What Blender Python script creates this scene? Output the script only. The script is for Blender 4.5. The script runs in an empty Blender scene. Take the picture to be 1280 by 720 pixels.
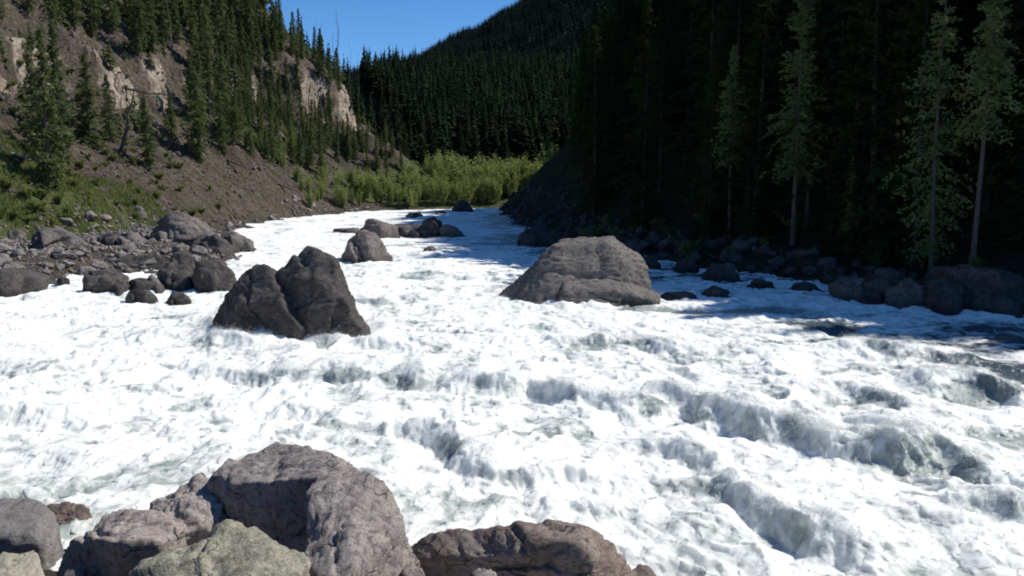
import bpy, bmesh, math, random
import numpy as np
from mathutils import Vector

SC = bpy.context.scene
COL = SC.collection
R = math.radians

# ------------------------------------------------------------------ camera
CAMZ, FPX = 5.0, 1005.0
PITCH = R(8.21)
cam = bpy.data.cameras.new('camera'); co = bpy.data.objects.new('camera', cam); COL.objects.link(co)
co.location = (0, 0, CAMZ); co.rotation_euler = (R(90) - PITCH, 0, 0)
cam.sensor_width = 36; cam.lens = 36 * FPX / 1280; cam.clip_end = 3000; cam.clip_start = 0.05
SC.camera = co

def ray(px, py):
    u, v = (px - 640) / FPX, (360 - py) / FPX
    c, s = math.cos(PITCH), math.sin(PITCH)
    return Vector((u, c + v * s, -s + v * c))
def PY(px, py, Y):
    d = ray(px, py); t = Y / d.y
    return Vector((d.x * t, Y, CAMZ + d.z * t))
def PZ(px, py, z=0.0):
    d = ray(px, py); t = (z - CAMZ) / d.z
    return Vector((d.x * t, d.y * t, z))

# ------------------------------------------------------------------ noise
_rs = np.random.RandomState(7)
_perm = _rs.permutation(256).astype(np.int32); _perm = np.concatenate([_perm, _perm, _perm])
_g3 = _rs.normal(size=(256, 3)); _g3 /= np.linalg.norm(_g3, axis=1)[:, None]; _g3 = _g3.astype(np.float32)
_a = _rs.uniform(0, 2 * np.pi, 256); _g2 = np.stack([np.cos(_a), np.sin(_a)], 1).astype(np.float32)

def n2(x, y, s=0):
    x = np.asarray(x, dtype=np.float64) + s * 17.31; y = np.asarray(y, dtype=np.float64) + s * 9.77
    xi = np.floor(x); yi = np.floor(y); xf = (x - xi).astype(np.float32); yf = (y - yi).astype(np.float32)
    xi = xi.astype(np.int32) & 255; yi = yi.astype(np.int32) & 255
    u = xf * xf * xf * (xf * (xf * 6 - 15) + 10); v = yf * yf * yf * (yf * (yf * 6 - 15) + 10)
    def g(ix, iy, fx, fy):
        h = _perm[_perm[(xi + ix) & 255] + ((yi + iy) & 255)]; gg = _g2[h & 255]
        return gg[..., 0] * fx + gg[..., 1] * fy
    a = g(0, 0, xf, yf); b = g(1, 0, xf - 1, yf); c = g(0, 1, xf, yf - 1); d = g(1, 1, xf - 1, yf - 1)
    return 1.5 * ((a * (1 - u) + b * u) * (1 - v) + (c * (1 - u) + d * u) * v)

def n3(p, s=0):
    p = np.asarray(p, dtype=np.float64) + s * 13.7
    pi = np.floor(p); f = (p - pi).astype(np.float32); pi = pi.astype(np.int32) & 255
    w = f * f * f * (f * (f * 6 - 15) + 10)
    out = 0
    for ix in (0, 1):
        for iy in (0, 1):
            for iz in (0, 1):
                h = _perm[_perm[_perm[(pi[:, 0] + ix) & 255] + ((pi[:, 1] + iy) & 255)] + ((pi[:, 2] + iz) & 255)] & 255
                g = _g3[h]
                d = g[:, 0] * (f[:, 0] - ix) + g[:, 1] * (f[:, 1] - iy) + g[:, 2] * (f[:, 2] - iz)
                d = d * (w[:, 0] if ix else 1 - w[:, 0]) * (w[:, 1] if iy else 1 - w[:, 1]) * (w[:, 2] if iz else 1 - w[:, 2])
                out = out + d
    return out * 1.5

def fbm2(x, y, o=4, s=0, g=.5):
    t = 0; a = 1; k = 1
    for i in range(o):
        t = t + a * n2(x * k, y * k, s + i * 3); a *= g; k *= 2.03
    return t

def sst(e0, e1, x):
    t = np.clip((x - e0) / (e1 - e0), 0, 1); return t * t * (3 - 2 * t)

# ------------------------------------------------------------------ object helpers
def tag(o, label=None, cat=None, group=None, kind=None):
    if label: o['label'] = label
    if cat: o['category'] = cat
    if group: o['group'] = group
    if kind: o['kind'] = kind
    return o
def np_mesh(name, verts, faces, mat=None, smooth=True):
    """faces: (n,3) or (n,4) int array"""
    me = bpy.data.meshes.new(name)
    verts = np.asarray(verts, dtype=np.float32); faces = np.asarray(faces, dtype=np.int32)
    k = faces.shape[1]
    me.vertices.add(len(verts)); me.vertices.foreach_set('co', verts.ravel())
    me.loops.add(faces.size); me.loops.foreach_set('vertex_index', faces.ravel())
    me.polygons.add(len(faces)); me.polygons.foreach_set('loop_start', np.arange(len(faces), dtype=np.int32) * k)
    if smooth: me.polygons.foreach_set('use_smooth', np.ones(len(faces), dtype=bool))
    else: me.polygons.foreach_set('use_smooth', np.zeros(len(faces), dtype=bool))
    me.update(calc_edges=True)
    if mat: me.materials.append(mat)
    return me
def link(name, me, parent=None, loc=None):
    o = bpy.data.objects.new(name, me); COL.objects.link(o)
    if parent: o.parent = parent
    if loc is not None: o.location = loc
    return o
def grid_faces(nr, nc):
    i = np.arange(nr - 1)[:, None] * nc + np.arange(nc - 1)[None, :]
    i = i.ravel()
    return np.stack([i, i + 1, i + nc + 1, i + nc], 1)
def attr(me, name, vals):
    a = me.attributes.new(name, 'FLOAT', 'POINT'); a.data.foreach_set('value', np.asarray(vals, dtype=np.float32).ravel())

# ------------------------------------------------------------------ node helpers
class NT:
    def __init__(s, name):
        s.m = bpy.data.materials.new(name); s.m.use_nodes = True; s.t = s.m.node_tree; s.t.nodes.clear()
        s.out = s.t.nodes.new('ShaderNodeOutputMaterial')
    def n(s, ty, **kw):
        nd = s.t.nodes.new(ty)
        for k, v in kw.items():
            if k.startswith('_'):
                setattr(nd, k[1:], v)
            else:
                s.set(nd, k.replace('__', ' '), v)
        return nd
    def set(s, nd, key, v):
        if key.startswith('i') and key[1:].isdigit(): sock = nd.inputs[int(key[1:])]
        else: sock = nd.inputs[key]
        if isinstance(v, bpy.types.NodeSocket): s.t.links.new(v, sock)
        elif isinstance(v, bpy.types.Node): s.t.links.new(v.outputs[0], sock)
        else:
            if isinstance(v, (tuple, list)) and len(v) == 3 and sock.type == 'RGBA': v = (*v, 1)
            sock.default_value = v
    def noise(s, vec, scale, detail=6, rough=.55, dist=0.0):
        nd = s.n('ShaderNodeTexNoise', Vector=vec, Scale=scale, Detail=detail, Roughness=rough, Distortion=dist); return nd.outputs[0]
    def ramp(s, fac, stops):
        nd = s.t.nodes.new('ShaderNodeValToRGB'); s.t.links.new(fac, nd.inputs[0])
        e = nd.color_ramp.elements
        while len(e) < len(stops): e.new(.5)
        for el, (p, c) in zip(e, stops):
            el.position = p; el.color = (c, c, c, 1) if isinstance(c, (int, float)) else (*c, 1)
        return nd.outputs[0]
    def mix(s, fac, a, b, mode='MIX'):
        nd = s.t.nodes.new('ShaderNodeMix'); nd.data_type = 'RGBA'; nd.blend_type = mode
        for sock, v in ((nd.inputs[0], fac), (nd.inputs[6], a), (nd.inputs[7], b)):
            if isinstance(v, bpy.types.NodeSocket): s.t.links.new(v, sock)
            else: sock.default_value = (*v, 1) if isinstance(v, (tuple, list)) and len(v) == 3 else v
        return nd.outputs[2]
    def math(s, op, a, b=0.0, clamp=False):
        nd = s.t.nodes.new('ShaderNodeMath'); nd.operation = op; nd.use_clamp = clamp
        for sock, v in ((nd.inputs[0], a), (nd.inputs[1], b)):
            if isinstance(v, bpy.types.NodeSocket): s.t.links.new(v, sock)
            else: sock.default_value = v
        return nd.outputs[0]
    def bump(s, h, strength, dist, normal=None):
        nd = s.t.nodes.new('ShaderNodeBump'); nd.inputs['Strength'].default_value = strength; nd.inputs['Distance'].default_value = dist
        s.t.links.new(h, nd.inputs['Height'])
        if normal: s.t.links.new(normal, nd.inputs['Normal'])
        return nd.outputs[0]
    def mapping(s, vec, scale=(1, 1, 1), rot=(0, 0, 0)):
        nd = s.n('ShaderNodeMapping', Vector=vec); nd.inputs['Scale'].default_value = scale; nd.inputs['Rotation'].default_value = rot
        return nd.outputs[0]
    def pos(s): return s.n('ShaderNodeNewGeometry').outputs['Position']
    def obj(s): return s.n('ShaderNodeTexCoord').outputs['Object']
    def done(s, sh): s.t.links.new(sh, s.out.inputs[0]); return s.m

def rock_mat(name, ca, cb, cdark, scale=1.0, lichen=None, wet=True, crack=.6, lich_amt=.55):
    """weathered boulder: tonal patches, fine grain, cracks, optional lichen, wet band by the water line"""
    t = NT(name); p = t.pos()
    rnd = t.n('ShaderNodeObjectInfo').outputs['Random']
    big = t.noise(p, 1.3 * scale, 5, .6, .6); mid = t.noise(p, 6 * scale, 7, .65, .3); fine = t.noise(p, 38 * scale, 6, .7)
    c = t.mix(t.ramp(big, [(.40, 0.), (.60, 1.)]), ca, cb)
    c = t.mix(t.ramp(mid, [(.38, .85), (.50, 0.)]), c, cdark)
    c = t.mix(t.math('MULTIPLY', t.ramp(fine, [(.35, 1.), (.6, 0.)]), .55), c, cdark)
    c = t.mix(t.math('MULTIPLY', t.ramp(fine, [(.55, 0.), (.72, 1.)]), .35), c, tuple(min(1, x * 1.7) for x in ca))
    # warped cracks
    w = t.n('ShaderNodeTexNoise', Vector=p, Scale=2.2 * scale, Detail=2.0).outputs[1]
    wp = t.mix(.14, p, w, 'LINEAR_LIGHT')
    wp = t.mapping(wp, (.8, .8, 2.6), (.35, .25, .1))
    vo = t.n('ShaderNodeTexVoronoi', _feature='DISTANCE_TO_EDGE', Vector=wp, Scale=.75 * scale).outputs[0]
    vo2 = t.n('ShaderNodeTexVoronoi', _feature='DISTANCE_TO_EDGE', Vector=wp, Scale=4.1 * scale).outputs[0]
    gate = t.ramp(t.noise(p, 1.7 * scale, 3), [(.46, 0.), (.6, 1.)])
    ck = t.math('MULTIPLY', t.ramp(vo, [(0., 1.), (.016, 0.)]), gate)
    ck2 = t.math('MULTIPLY', t.math('MULTIPLY', t.ramp(vo2, [(0., 1.), (.02, 0.)]), .25), t.ramp(big, [(.45, 0.), (.6, 1.)]))
    ckk = t.math('MULTIPLY', t.math('MAXIMUM', ck, ck2), crack)
    c = t.mix(ckk, c, tuple(x * .35 for x in cdark))
    if lichen:
        l = t.math('MULTIPLY', t.ramp(t.noise(p, 9 * scale, 9, .75, .4), [(.46, 0.), (.56, 1.)]), lich_amt)
        c = t.mix(l, c, lichen)
    c = t.mix(.55, c, t.mix(t.ramp(rnd, [(0., 0.), (1., 1.)]), (.34, .34, .35), (.68, .63, .6)), 'SOFT_LIGHT')
    rough = .85
    if wet:
        z = t.n('ShaderNodeSeparateXYZ', i0=p).outputs[2]
        zz = t.math('ADD', z, t.math('MULTIPLY', t.noise(p, 2.5, 4), .6))
        wf = t.ramp(t.math('MULTIPLY', zz, .5), [(.24, 1.), (.36, 0.)])
        c = t.mix(t.math('MULTIPLY', wf, .65), c, tuple(x * .3 for x in cdark))
        rough = t.math('SUBTRACT', .85, t.math('MULTIPLY', wf, .5))
    hgt = t.math('ADD', t.math('MULTIPLY', mid, .7), t.math('MULTIPLY', fine, .25))
    hgt = t.math('SUBTRACT', hgt, t.math('MULTIPLY', ckk, .6))
    n = t.bump(hgt, 1., .12 / scale)
    b = t.n('ShaderNodeBsdfPrincipled', Base__Color=c, Roughness=rough, Normal=n)
    b.inputs['Specular IOR Level'].default_value = .3
    return t.done(b.outputs[0])

def leaf_mat(name, ca, cb, cc, trans=.35, nscale=.7):
    t = NT(name); p = t.pos()
    rnd = t.n('ShaderNodeObjectInfo').outputs['Random']
    c = t.mix(t.ramp(t.noise(p, nscale, 3), [(.35, 0.), (.65, 1.)]), ca, cb)
    c = t.mix(t.math('MULTIPLY', t.ramp(t.noise(p, nscale * 6, 3), [(.45, 0.), (.65, 1.)]), .6), c, cc)
    c = t.mix(.6, c, t.mix(rnd, (.3, .33, .3), (.66, .62, .5)), 'SOFT_LIGHT')
    d = t.n('ShaderNodeBsdfDiffuse', Color=c); tr = t.n('ShaderNodeBsdfTranslucent', Color=t.mix(.5, c, cb))
    return t.done(t.n('ShaderNodeMixShader', i0=trans, i1=d.outputs[0], i2=tr.outputs[0]).outputs[0])

def bark_mat(name, a, b):
    t = NT(name); p = t.mapping(t.obj(), (1, 1, .25))
    c = t.mix(t.ramp(t.noise(p, 9, 6, .7), [(.35, 0.), (.65, 1.)]), a, b)
    bb = t.n('ShaderNodeBsdfPrincipled', Base__Color=c, Roughness=.9, Normal=t.bump(t.noise(p, 14, 5), .8, .05))
    return t.done(bb.outputs[0])

M = {}
M['grey'] = rock_mat('grey_boulder', (.15, .132, .122), (.25, .222, .205), (.06, .053, .05), 1.2)
M['tan'] = rock_mat('tan_grey_boulder', (.18, .163, .145), (.28, .255, .23), (.075, .067, .06), 1.3)
M['cobble'] = rock_mat('dry_shore_cobble', (.20, .18, .168), (.33, .30, .28), (.09, .08, .076), 1.6)
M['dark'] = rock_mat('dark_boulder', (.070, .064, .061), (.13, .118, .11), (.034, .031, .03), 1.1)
M['fg'] = rock_mat('pinkish_grey_boulder', (.37, .325, .295), (.50, .45, .41), (.15, .128, .118), 1.7, wet=False, crack=.85)
M['fgl'] = rock_mat('lichen_boulder', (.48, .45, .37), (.60, .56, .46), (.16, .145, .11), 1.9, lichen=(.25, .245, .14), wet=False, crack=.6)
M['pale'] = rock_mat('pale_yellowish_stone', (.40, .38, .29), (.46, .44, .35), (.25, .23, .18), 2.2, wet=False, crack=.3)
M['purple'] = rock_mat('purplish_boulder', (.22, .16, .145), (.34, .28, .25), (.08, .06, .055), 1.8, lichen=(.26, .25, .18), wet=False, crack=.8, lich_amt=.35)
M['smooth'] = rock_mat('smooth_grey_stone', (.29, .27, .25), (.36, .34, .32), (.17, .155, .145), 1.2, wet=False, crack=.25)
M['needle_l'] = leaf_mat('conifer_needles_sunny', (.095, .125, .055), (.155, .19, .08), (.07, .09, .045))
M['needle_r'] = leaf_mat('conifer_needles_shaded', (.022, .040, .018), (.048, .072, .026), (.018, .028, .014), .3)  # darker needle copy, shade of the right bank put into the colour
M['needle_lit'] = leaf_mat('conifer_needles_painted_lit', (.15, .19, .08), (.25, .28, .12), (.10, .13, .05), .4)  # paler copy: light painted into crowns that stand in shade
M['needle_m'] = leaf_mat('conifer_needles_hazed', (.012, .021, .022), (.018, .028, .027), (.010, .016, .018), .15, .03)  # blue haze and shade of the far mountain put into the needle colour
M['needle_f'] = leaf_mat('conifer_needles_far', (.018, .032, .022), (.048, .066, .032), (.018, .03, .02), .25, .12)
M['willow'] = leaf_mat('willow_leaves', (.20, .27, .075), (.27, .33, .11), (.24, .25, .14), .45, .35)
M['grass'] = leaf_mat('grass_blades', (.14, .19, .055), (.20, .235, .08), (.21, .20, .11), .35, .6)
M['bark'] = bark_mat('conifer_bark', (.06, .048, .04), (.13, .105, .085))
M['bark_r'] = bark_mat('shaded_conifer_bark', (.035, .030, .024), (.07, .058, .046))  # bark copy darkened to carry the right bank's shade
M['snag'] = bark_mat('weathered_dead_wood', (.05, .045, .04), (.11, .10, .09))
M['snagp'] = bark_mat('bleached_dead_wood', (.14, .13, .12), (.24, .22, .20))

# ------------------------------------------------------------------ terrain
def I(y, pts):
    ys, vs = zip(*pts); return np.interp(y, ys, vs)
XL = [(-30, -44), (0, -36), (28, -31), (31, -24), (34, -21), (38, -19.5), (41, -16), (45, -15), (52, -18), (60, -21), (76, -25), (90, -24), (102, -20), (108, -12), (114, 0), (120, 14), (140, 50), (200, 90)]
XT = [(-30, -48), (0, -42), (30, -33), (47, -29), (60, -26.5), (76, -26.5), (100, -21.5), (108, -18), (118, -9), (130, -9), (150, -14), (200, -25), (260, -45), (600, -120)]
XR = [(-30, 90), (0, 45), (10, 33), (18, 25), (27, 17.6), (33.5, 12.4), (44, 7.6), (56, 3.6), (72, .7), (90, -1), (108, -2.3), (112, 1), (118, 14), (128, 34), (150, 70), (200, 130), (600, 300)]
def shoreL(y): return I(y, XL) + 1.0 * n2(y * .25, y * 0 + 3.3)
def shoreR(y): return I(y, XR) + .9 * n2(y * .3, y * 0 + 8.3)
def bankN(x):   # near bank edge (y), our side
    return I(x, [(-40, 16), (-15, 13.2), (-7, 11.6), (-2, 10.2), (0, 9.2), (1.6, 8.7), (3, 7.2), (5, 5.6), (9, 3.5), (20, 0), (60, -12)])

def H(x, y):
    x = np.asarray(x, dtype=np.float64); y = np.asarray(y, dtype=np.float64)
    nz = fbm2(x * .09, y * .09, 5, 1); nf = fbm2(x * .5, y * .5, 4, 5)
    xl, xt, xr = shoreL(y), I(y, XT), shoreR(y)
    # river bed
    z = np.full(x.shape, -0.9) + .1 * nf
    # left side bar and flats
    dl = xl - x
    bar = np.clip(dl * .25, -.9, 1.0) + .12 * nf
    z = np.where(dl > -4, np.maximum(z, bar), z)
    d = xt - x + 2.2 * n2(x * .06, y * .06, 9)
    # left hill profile: talus, cliff band, upper slope
    gul = n2(y * .16 + d * .03, d * .015 + 2, 21)
    tal = 1.0 + .70 * d + gul * np.clip(d, 0, 8) * .16 + .45 * (np.abs(n2(y * .45 + d * .05, d * .05, 23)) - .3) * sst(1, 5, d) + .22 * n2(y * 1.3 + d * .1, d * .12, 24) * sst(1, 5, d) + .35 * nf
    d0 = 15.5 + 2.5 * nz
    blocky = np.round(3 * n2(y * .45, d * .2, 31)) / 3
    cliff = sst(d0, d0 + 1.5 + .5 * blocky, d) * (3.6 + 1.6 * n2(y * .07, x * .05, 33))
    up = np.clip(d - d0, 0, None) * .22
    steps = .5 * np.abs(n2((d + .6 * y) * .28, y * .05, 41)) * np.clip(d - 6, 0, 4)
    hill = tal + cliff + up + steps + nz * np.clip(d, 0, 10) * .12
    z = np.where(d > 0, np.maximum(z, hill * sst(-1.5, 3, d)), z)
    # far flat behind the bend, then forested rise
    fl = I(y, [(108, -.5), (114, .8), (122, 1.6), (150, 4), (270, 34), (330, 34)]) + .8 * nz
    z = np.where((x > xt - 2) & (y > 106) & (x < xr + 1) & (dl > 0), np.maximum(z, fl), z)
    # right bank and steep slope
    dr = x - xr
    w = I(y, [(0, 9), (30, 9), (45, 8), (60, 5), (80, 1.2), (110, 1.0)])
    e = np.clip(dr, 0, w) * .30 + np.clip(dr - w, 0, None) * I(y, [(0, .7), (40, .86), (80, .95), (150, .8)])
    right = -.35 + e + .4 * nf * np.clip(dr, 0, 1.5) + nz * np.clip(dr, 0, 12) * .15
    right = 75 - np.logaddexp(0, (75 - right) / 6.) * 6 + 0 if False else np.minimum(right, 78 + nz * 4)
    z = np.where(dr > -2, np.maximum(z, np.where(dr > 0, right, -.35 + dr * .3)), z)
    # near bank
    b = bankN(x) + .35 * n2(x * .8, y * .1, 3) - y
    near = np.clip(-.6 + b * .40 + .3 * np.clip(b - 6, 0, 3), -2, 3.35) + .10 * nf
    z = np.where((b > -2) & (x < 45), np.maximum(z, near), z)
    return z

_hx = np.arange(-110, 100.1, .5); _hy = np.arange(-14, 300.1, .5); _HG = H(*np.meshgrid(_hx, _hy))
def Hf(x, y):
    fx = np.clip((x + 110) / .5, 0, len(_hx) - 1.001); fy = np.clip((y + 14) / .5, 0, len(_hy) - 1.001)
    i = fx.astype(int); j = fy.astype(int); u = fx - i; v = fy - j
    return (_HG[j, i] * (1 - u) + _HG[j, i + 1] * u) * (1 - v) + (_HG[j + 1, i] * (1 - u) + _HG[j + 1, i + 1] * u) * v
def hit(px, py):
    d = ray(px, py).normalized(); ts = np.concatenate([np.arange(5, 60, .15), np.arange(60, 420, .4)])
    x = d.x * ts; y = d.y * ts; z = CAMZ + d.z * ts
    k = np.nonzero((z < Hf(x, y)) & (y < 300))[0]
    if len(k) == 0: return None
    t = ts[k[0]]; return Vector((d.x * t, d.y * t, float(H(d.x * t, d.y * t))))

def terrain_mat():
    t = NT('hillside_ground'); p = t.pos()
    g = t.n('ShaderNodeNewGeometry').outputs['Normal']
    nz = t.n('ShaderNodeSeparateXYZ', i0=g).outputs[2]
    a = lambda nm: t.n('ShaderNodeAttribute', _attribute_name=nm).outputs['Fac']
    st = t.mapping(p, (.28, 1.5, .28), (0, 0, .12))
    scree = t.mix(t.ramp(t.noise(st, .5, 6, .65, .8), [(.35, 0.), (.65, 1.)]), (.12, .092, .072), (.20, .158, .128))
    scree = t.mix(t.ramp(t.noise(p, 3.2, 7, .75), [(.42, .8), (.56, 0.)]), scree, (.045, .038, .033))
    scree = t.mix(t.ramp(t.noise(p, 9, 3, .7), [(.60, 0.), (.72, .55)]), scree, (.22, .195, .17))
    scree = t.mix(t.ramp(t.noise(p, .9, 8, .7, .5), [(.49, 0.), (.62, .7)]), scree, (.07, .08, .036))
    grs = t.mix(t.ramp(t.noise(p, 2.5, 6, .7), [(.4, 0.), (.62, 1.)]), (.075, .095, .035), (.125, .14, .055))
    gm = t.math('ADD', a('grass'), t.math('MULTIPLY', t.math('SUBTRACT', t.noise(p, 1.1, 7, .7), .5), 1.5))
    scree = t.mix(t.ramp(t.noise(t.mapping(p, (.3, 2.2, .3), (0, 0, .12)), 1.0, 6, .7, .4), [(.40, .75), (.52, 0.)]), scree, (.05, .042, .036))
    c = t.mix(t.ramp(gm, [(.40, 0.), (.58, 1.)]), scree, grs)
    cl = t.mix(t.ramp(t.noise(t.mapping(p, (1, 1, .45)), 1.1, 6, .7, .5), [(.38, 0.), (.6, 1.)]), (.26, .20, .15), (.56, .48, .38))
    cl = t.mix(t.ramp(t.noise(t.mapping(p, (1.6, 1.6, .35)), 1.6, 5, .7), [(.40, 1.), (.50, 0.)]), cl, (.07, .055, .045))
    steep = t.math('MULTIPLY', a('cliff'), t.ramp(nz, [(.60, 1.), (.78, 0.)]))
    c = t.mix(steep, c, cl)
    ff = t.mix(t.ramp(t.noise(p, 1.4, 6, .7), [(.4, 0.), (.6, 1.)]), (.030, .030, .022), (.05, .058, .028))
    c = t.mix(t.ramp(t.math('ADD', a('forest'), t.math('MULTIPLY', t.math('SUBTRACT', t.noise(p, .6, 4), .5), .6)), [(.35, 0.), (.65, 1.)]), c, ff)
    c = t.mix(a('wet'), c, (.075, .07, .065))
    h = t.math('ADD', t.noise(p, 3.2, 8, .75), t.math('MULTIPLY', t.noise(p, .8, 4), 1.0))
    b = t.n('ShaderNodeBsdfPrincipled', Base__Color=c, Roughness=.95, Normal=t.bump(h, 1., .35))
    b.inputs['Specular IOR Level'].default_value = .15
    return t.done(b.outputs[0])
M['terrain'] = terrain_mat()

def terrain_patch(name, xs, ys):
    X, Y = np.meshgrid(xs, ys); Z = H(X, Y)
    # slight sideways jitter roughens steep faces
    jx = .5 * n2(Y * .7, Z * .9, 51) + .25 * n2(Y * 1.9, Z * 2.1, 52); k = sst(6, 10, I(Y, XT) - X)
    X2 = X + jx * k
    me = np_mesh(name, np.stack([X2, Y, Z], -1).reshape(-1, 3), grid_faces(len(ys), len(xs)), M['terrain'])
    d = I(Y, XT) - X
    nz = n2(X * .15, Y * .15, 61)
    grass = sst(34, 42, Y) * sst(-2, 0, d) * (1 - sst(4, 9, d + 3 * nz)) * (1 - sst(55, 66, Y)) * 1.0
    grass = np.maximum(grass, sst(104, 110, Y) * (1 - sst(4, 10, d)) * (X < shoreL(Y)) * .9)
    grass = np.maximum(grass, .45 * sst(9, 13, d) * (1 - sst(14, 16, d)))
    grass = np.maximum(grass, .42 * sst(20, 23, d))
    dd0 = 15.5 + 2.5 * fbm2(X * .09, Y * .09, 5, 1)
    dd = I(Y, XT) - X + 2.2 * n2(X * .06, Y * .06, 9) - dd0
    cliff = sst(-.8, -.2, dd) * (1 - sst(1.5, 2.3, dd)) * sst(-.12, .16, n2(Y * .22, d * .1, 64) + .25 * n2(Y * .8, Z * .6, 65)) * 1.0 + .12 * sst(3, 5, dd)
    rb = X - shoreR(Y)
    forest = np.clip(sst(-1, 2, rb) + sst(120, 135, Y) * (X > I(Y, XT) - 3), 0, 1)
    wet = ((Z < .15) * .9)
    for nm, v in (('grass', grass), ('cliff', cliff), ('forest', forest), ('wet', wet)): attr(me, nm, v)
    o = link(name, me); tag(o, kind='structure'); return o
xs1 = np.concatenate([np.arange(-110, -48, .8), np.arange(-48, 22, .3), np.arange(22, 100, .9)])
ys1 = np.concatenate([np.arange(-14, 28, .5), np.arange(28, 128, .33), np.arange(128, 300, 1.2)])
terrain_patch('terrain', xs1, ys1)

# distant mountain
def HM(x, y):
    rz = I(x, [(-600, 60), (-260, 66), (-176, 84), (-104, 108), (-50, 134), (0, 162), (80, 225), (180, 310), (400, 410), (800, 470)]) + 7 * n2(x * .012, y * .012, 71) + 2.5 * n2(x * .05, y * .05, 74)
    t = sst(330, 900, y)
    return 26 * (1 - t) + rz * t + 5 * n2(x * .02, y * .02, 72) + 14 * np.abs(n2(x * .012 + .4 * t, y * .004, 73)) * t * (1 - t) * 3 - 3 * (1 - sst(295, 320, y))
xs2 = np.arange(-520, 620, 8.); ys2 = np.arange(290, 1100, 8.)
X, Y = np.meshgrid(xs2, ys2); Z = HM(X, Y)
me = np_mesh('far_hill', np.stack([X, Y, Z], -1).reshape(-1, 3), grid_faces(len(ys2), len(xs2)), M['terrain'])
for nm, v in (('grass', 0), ('cliff', 0), ('forest', 1), ('wet', 0)): attr(me, nm, np.full(X.size, v))
tag(link('far_hill', me), kind='structure')
gm = NT('plain_ground'); c = gm.mix(gm.noise(gm.pos(), .05, 5), (.03, .035, .02), (.06, .065, .035))
M['ground'] = gm.done(gm.n('ShaderNodeBsdfDiffuse', Color=c).outputs[0])
me = np_mesh('ground', [(-3000, -3000, -3), (3000, -3000, -3), (3000, 3000, -3), (-3000, 3000, -3)], [[0, 1, 2, 3]], M['ground'])
tag(link('ground', me), kind='structure')

# ------------------------------------------------------------------ water
RIDGES = [  # crest line in photo pixels on the water plane, height, camera-side width, upstream width
    ([(425, 474), (500, 480), (600, 489), (665, 487), (720, 500), (790, 512), (850, 508), (900, 520), (955, 534)], .36, .45, 1.2),
    ([(955, 534), (1030, 548), (1080, 568), (1150, 566), (1215, 588)], .42, .50, 1.3),
    ([(870, 600), (920, 622), (985, 668), (1060, 690)], .34, .32, .8),
    ([(520, 556), (560, 560), (600, 585), (650, 606), (720, 606)], .28, .30, .7),
    ([(1150, 484), (1200, 486), (1260, 500)], .42, .55, .9),
    ([(935, 418), (975, 416), (1030, 424)], .16, .6, .4),
    ([(290, 414), (340, 422), (400, 428), (475, 436)], .26, .40, .7),
    ([(150, 430), (230, 428), (320, 440), (380, 452)], .34, .9, 1.0),
    ([(250, 468), (330, 478), (400, 470)], .35, .45, 1.0),
    ([(610, 390), (680, 388), (760, 386), (800, 388)], .16, .35, .5),
    ([(700, 430), (780, 428), (860, 440)], .30, .6, .9),
    ([(1040, 440), (1120, 446), (1200, 452)], .30, .5, .9),
    ([(0, 520), (60, 530), (130, 528)], .22, .4, .8),
    ([(780, 560), (850, 570), (900, 590)], .22, .35, .7),
    ([(1190, 640), (1260, 660), (1330, 670)], .32, .4, .8),
    ([(490, 340), (560, 345), (640, 352)], .18, .8, 1.0),
    ([(500, 320), (580, 318), (660, 322)], .15, .9, 1.0),
    ([(330, 372), (400, 372), (470, 378), (560, 372)], .2, .6, .9),
    ([(430, 530), (470, 540), (520, 548)], .22, .3, .6),
    ([(1010, 500), (1090, 505), (1140, 520)], .25, .4, .8),
]
SLICK = [(905, 391, 3.3, 1.0, 1.6), (985, 410, 1.8, .7, .7), (1200, 425, 6.0, 2.2, .6), (1120, 410, 3, .8, .6), (760, 335, 4, 2.2, .6), (850, 348, 3.5, 2.0, .6), (660, 300, 4.2, 7, .8), (640, 275, 3.5, 16, .7),
         (560, 308, 3.5, 1.6, .6), (700, 316, 3, 3, .7), (590, 345, 3, .9, .5), (500, 350, 2.0, .8, .4), (445, 498, .7, .45, .6), (620, 512, .9, .35, .4), (1215, 502, 1.2, .5, .5),
         (1290, 470, 3, 2.0, .5), (190, 535, .8, .4, .45), (60, 560, 1.0, .5, .35), (160, 600, 1.3, .6, .45), (240, 600, 1.0, .8, .35), (1040, 655, .5, .3, .5), (1140, 598, .9, .4, .3), (850, 530, 1.5, .35, .55), (560, 600, .5, .3, .4), (1270, 560, 1., .5, .6), (250, 402, 1.5, .5, .5)]  # last one bares the water where the split boulder's shadow is painted
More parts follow.
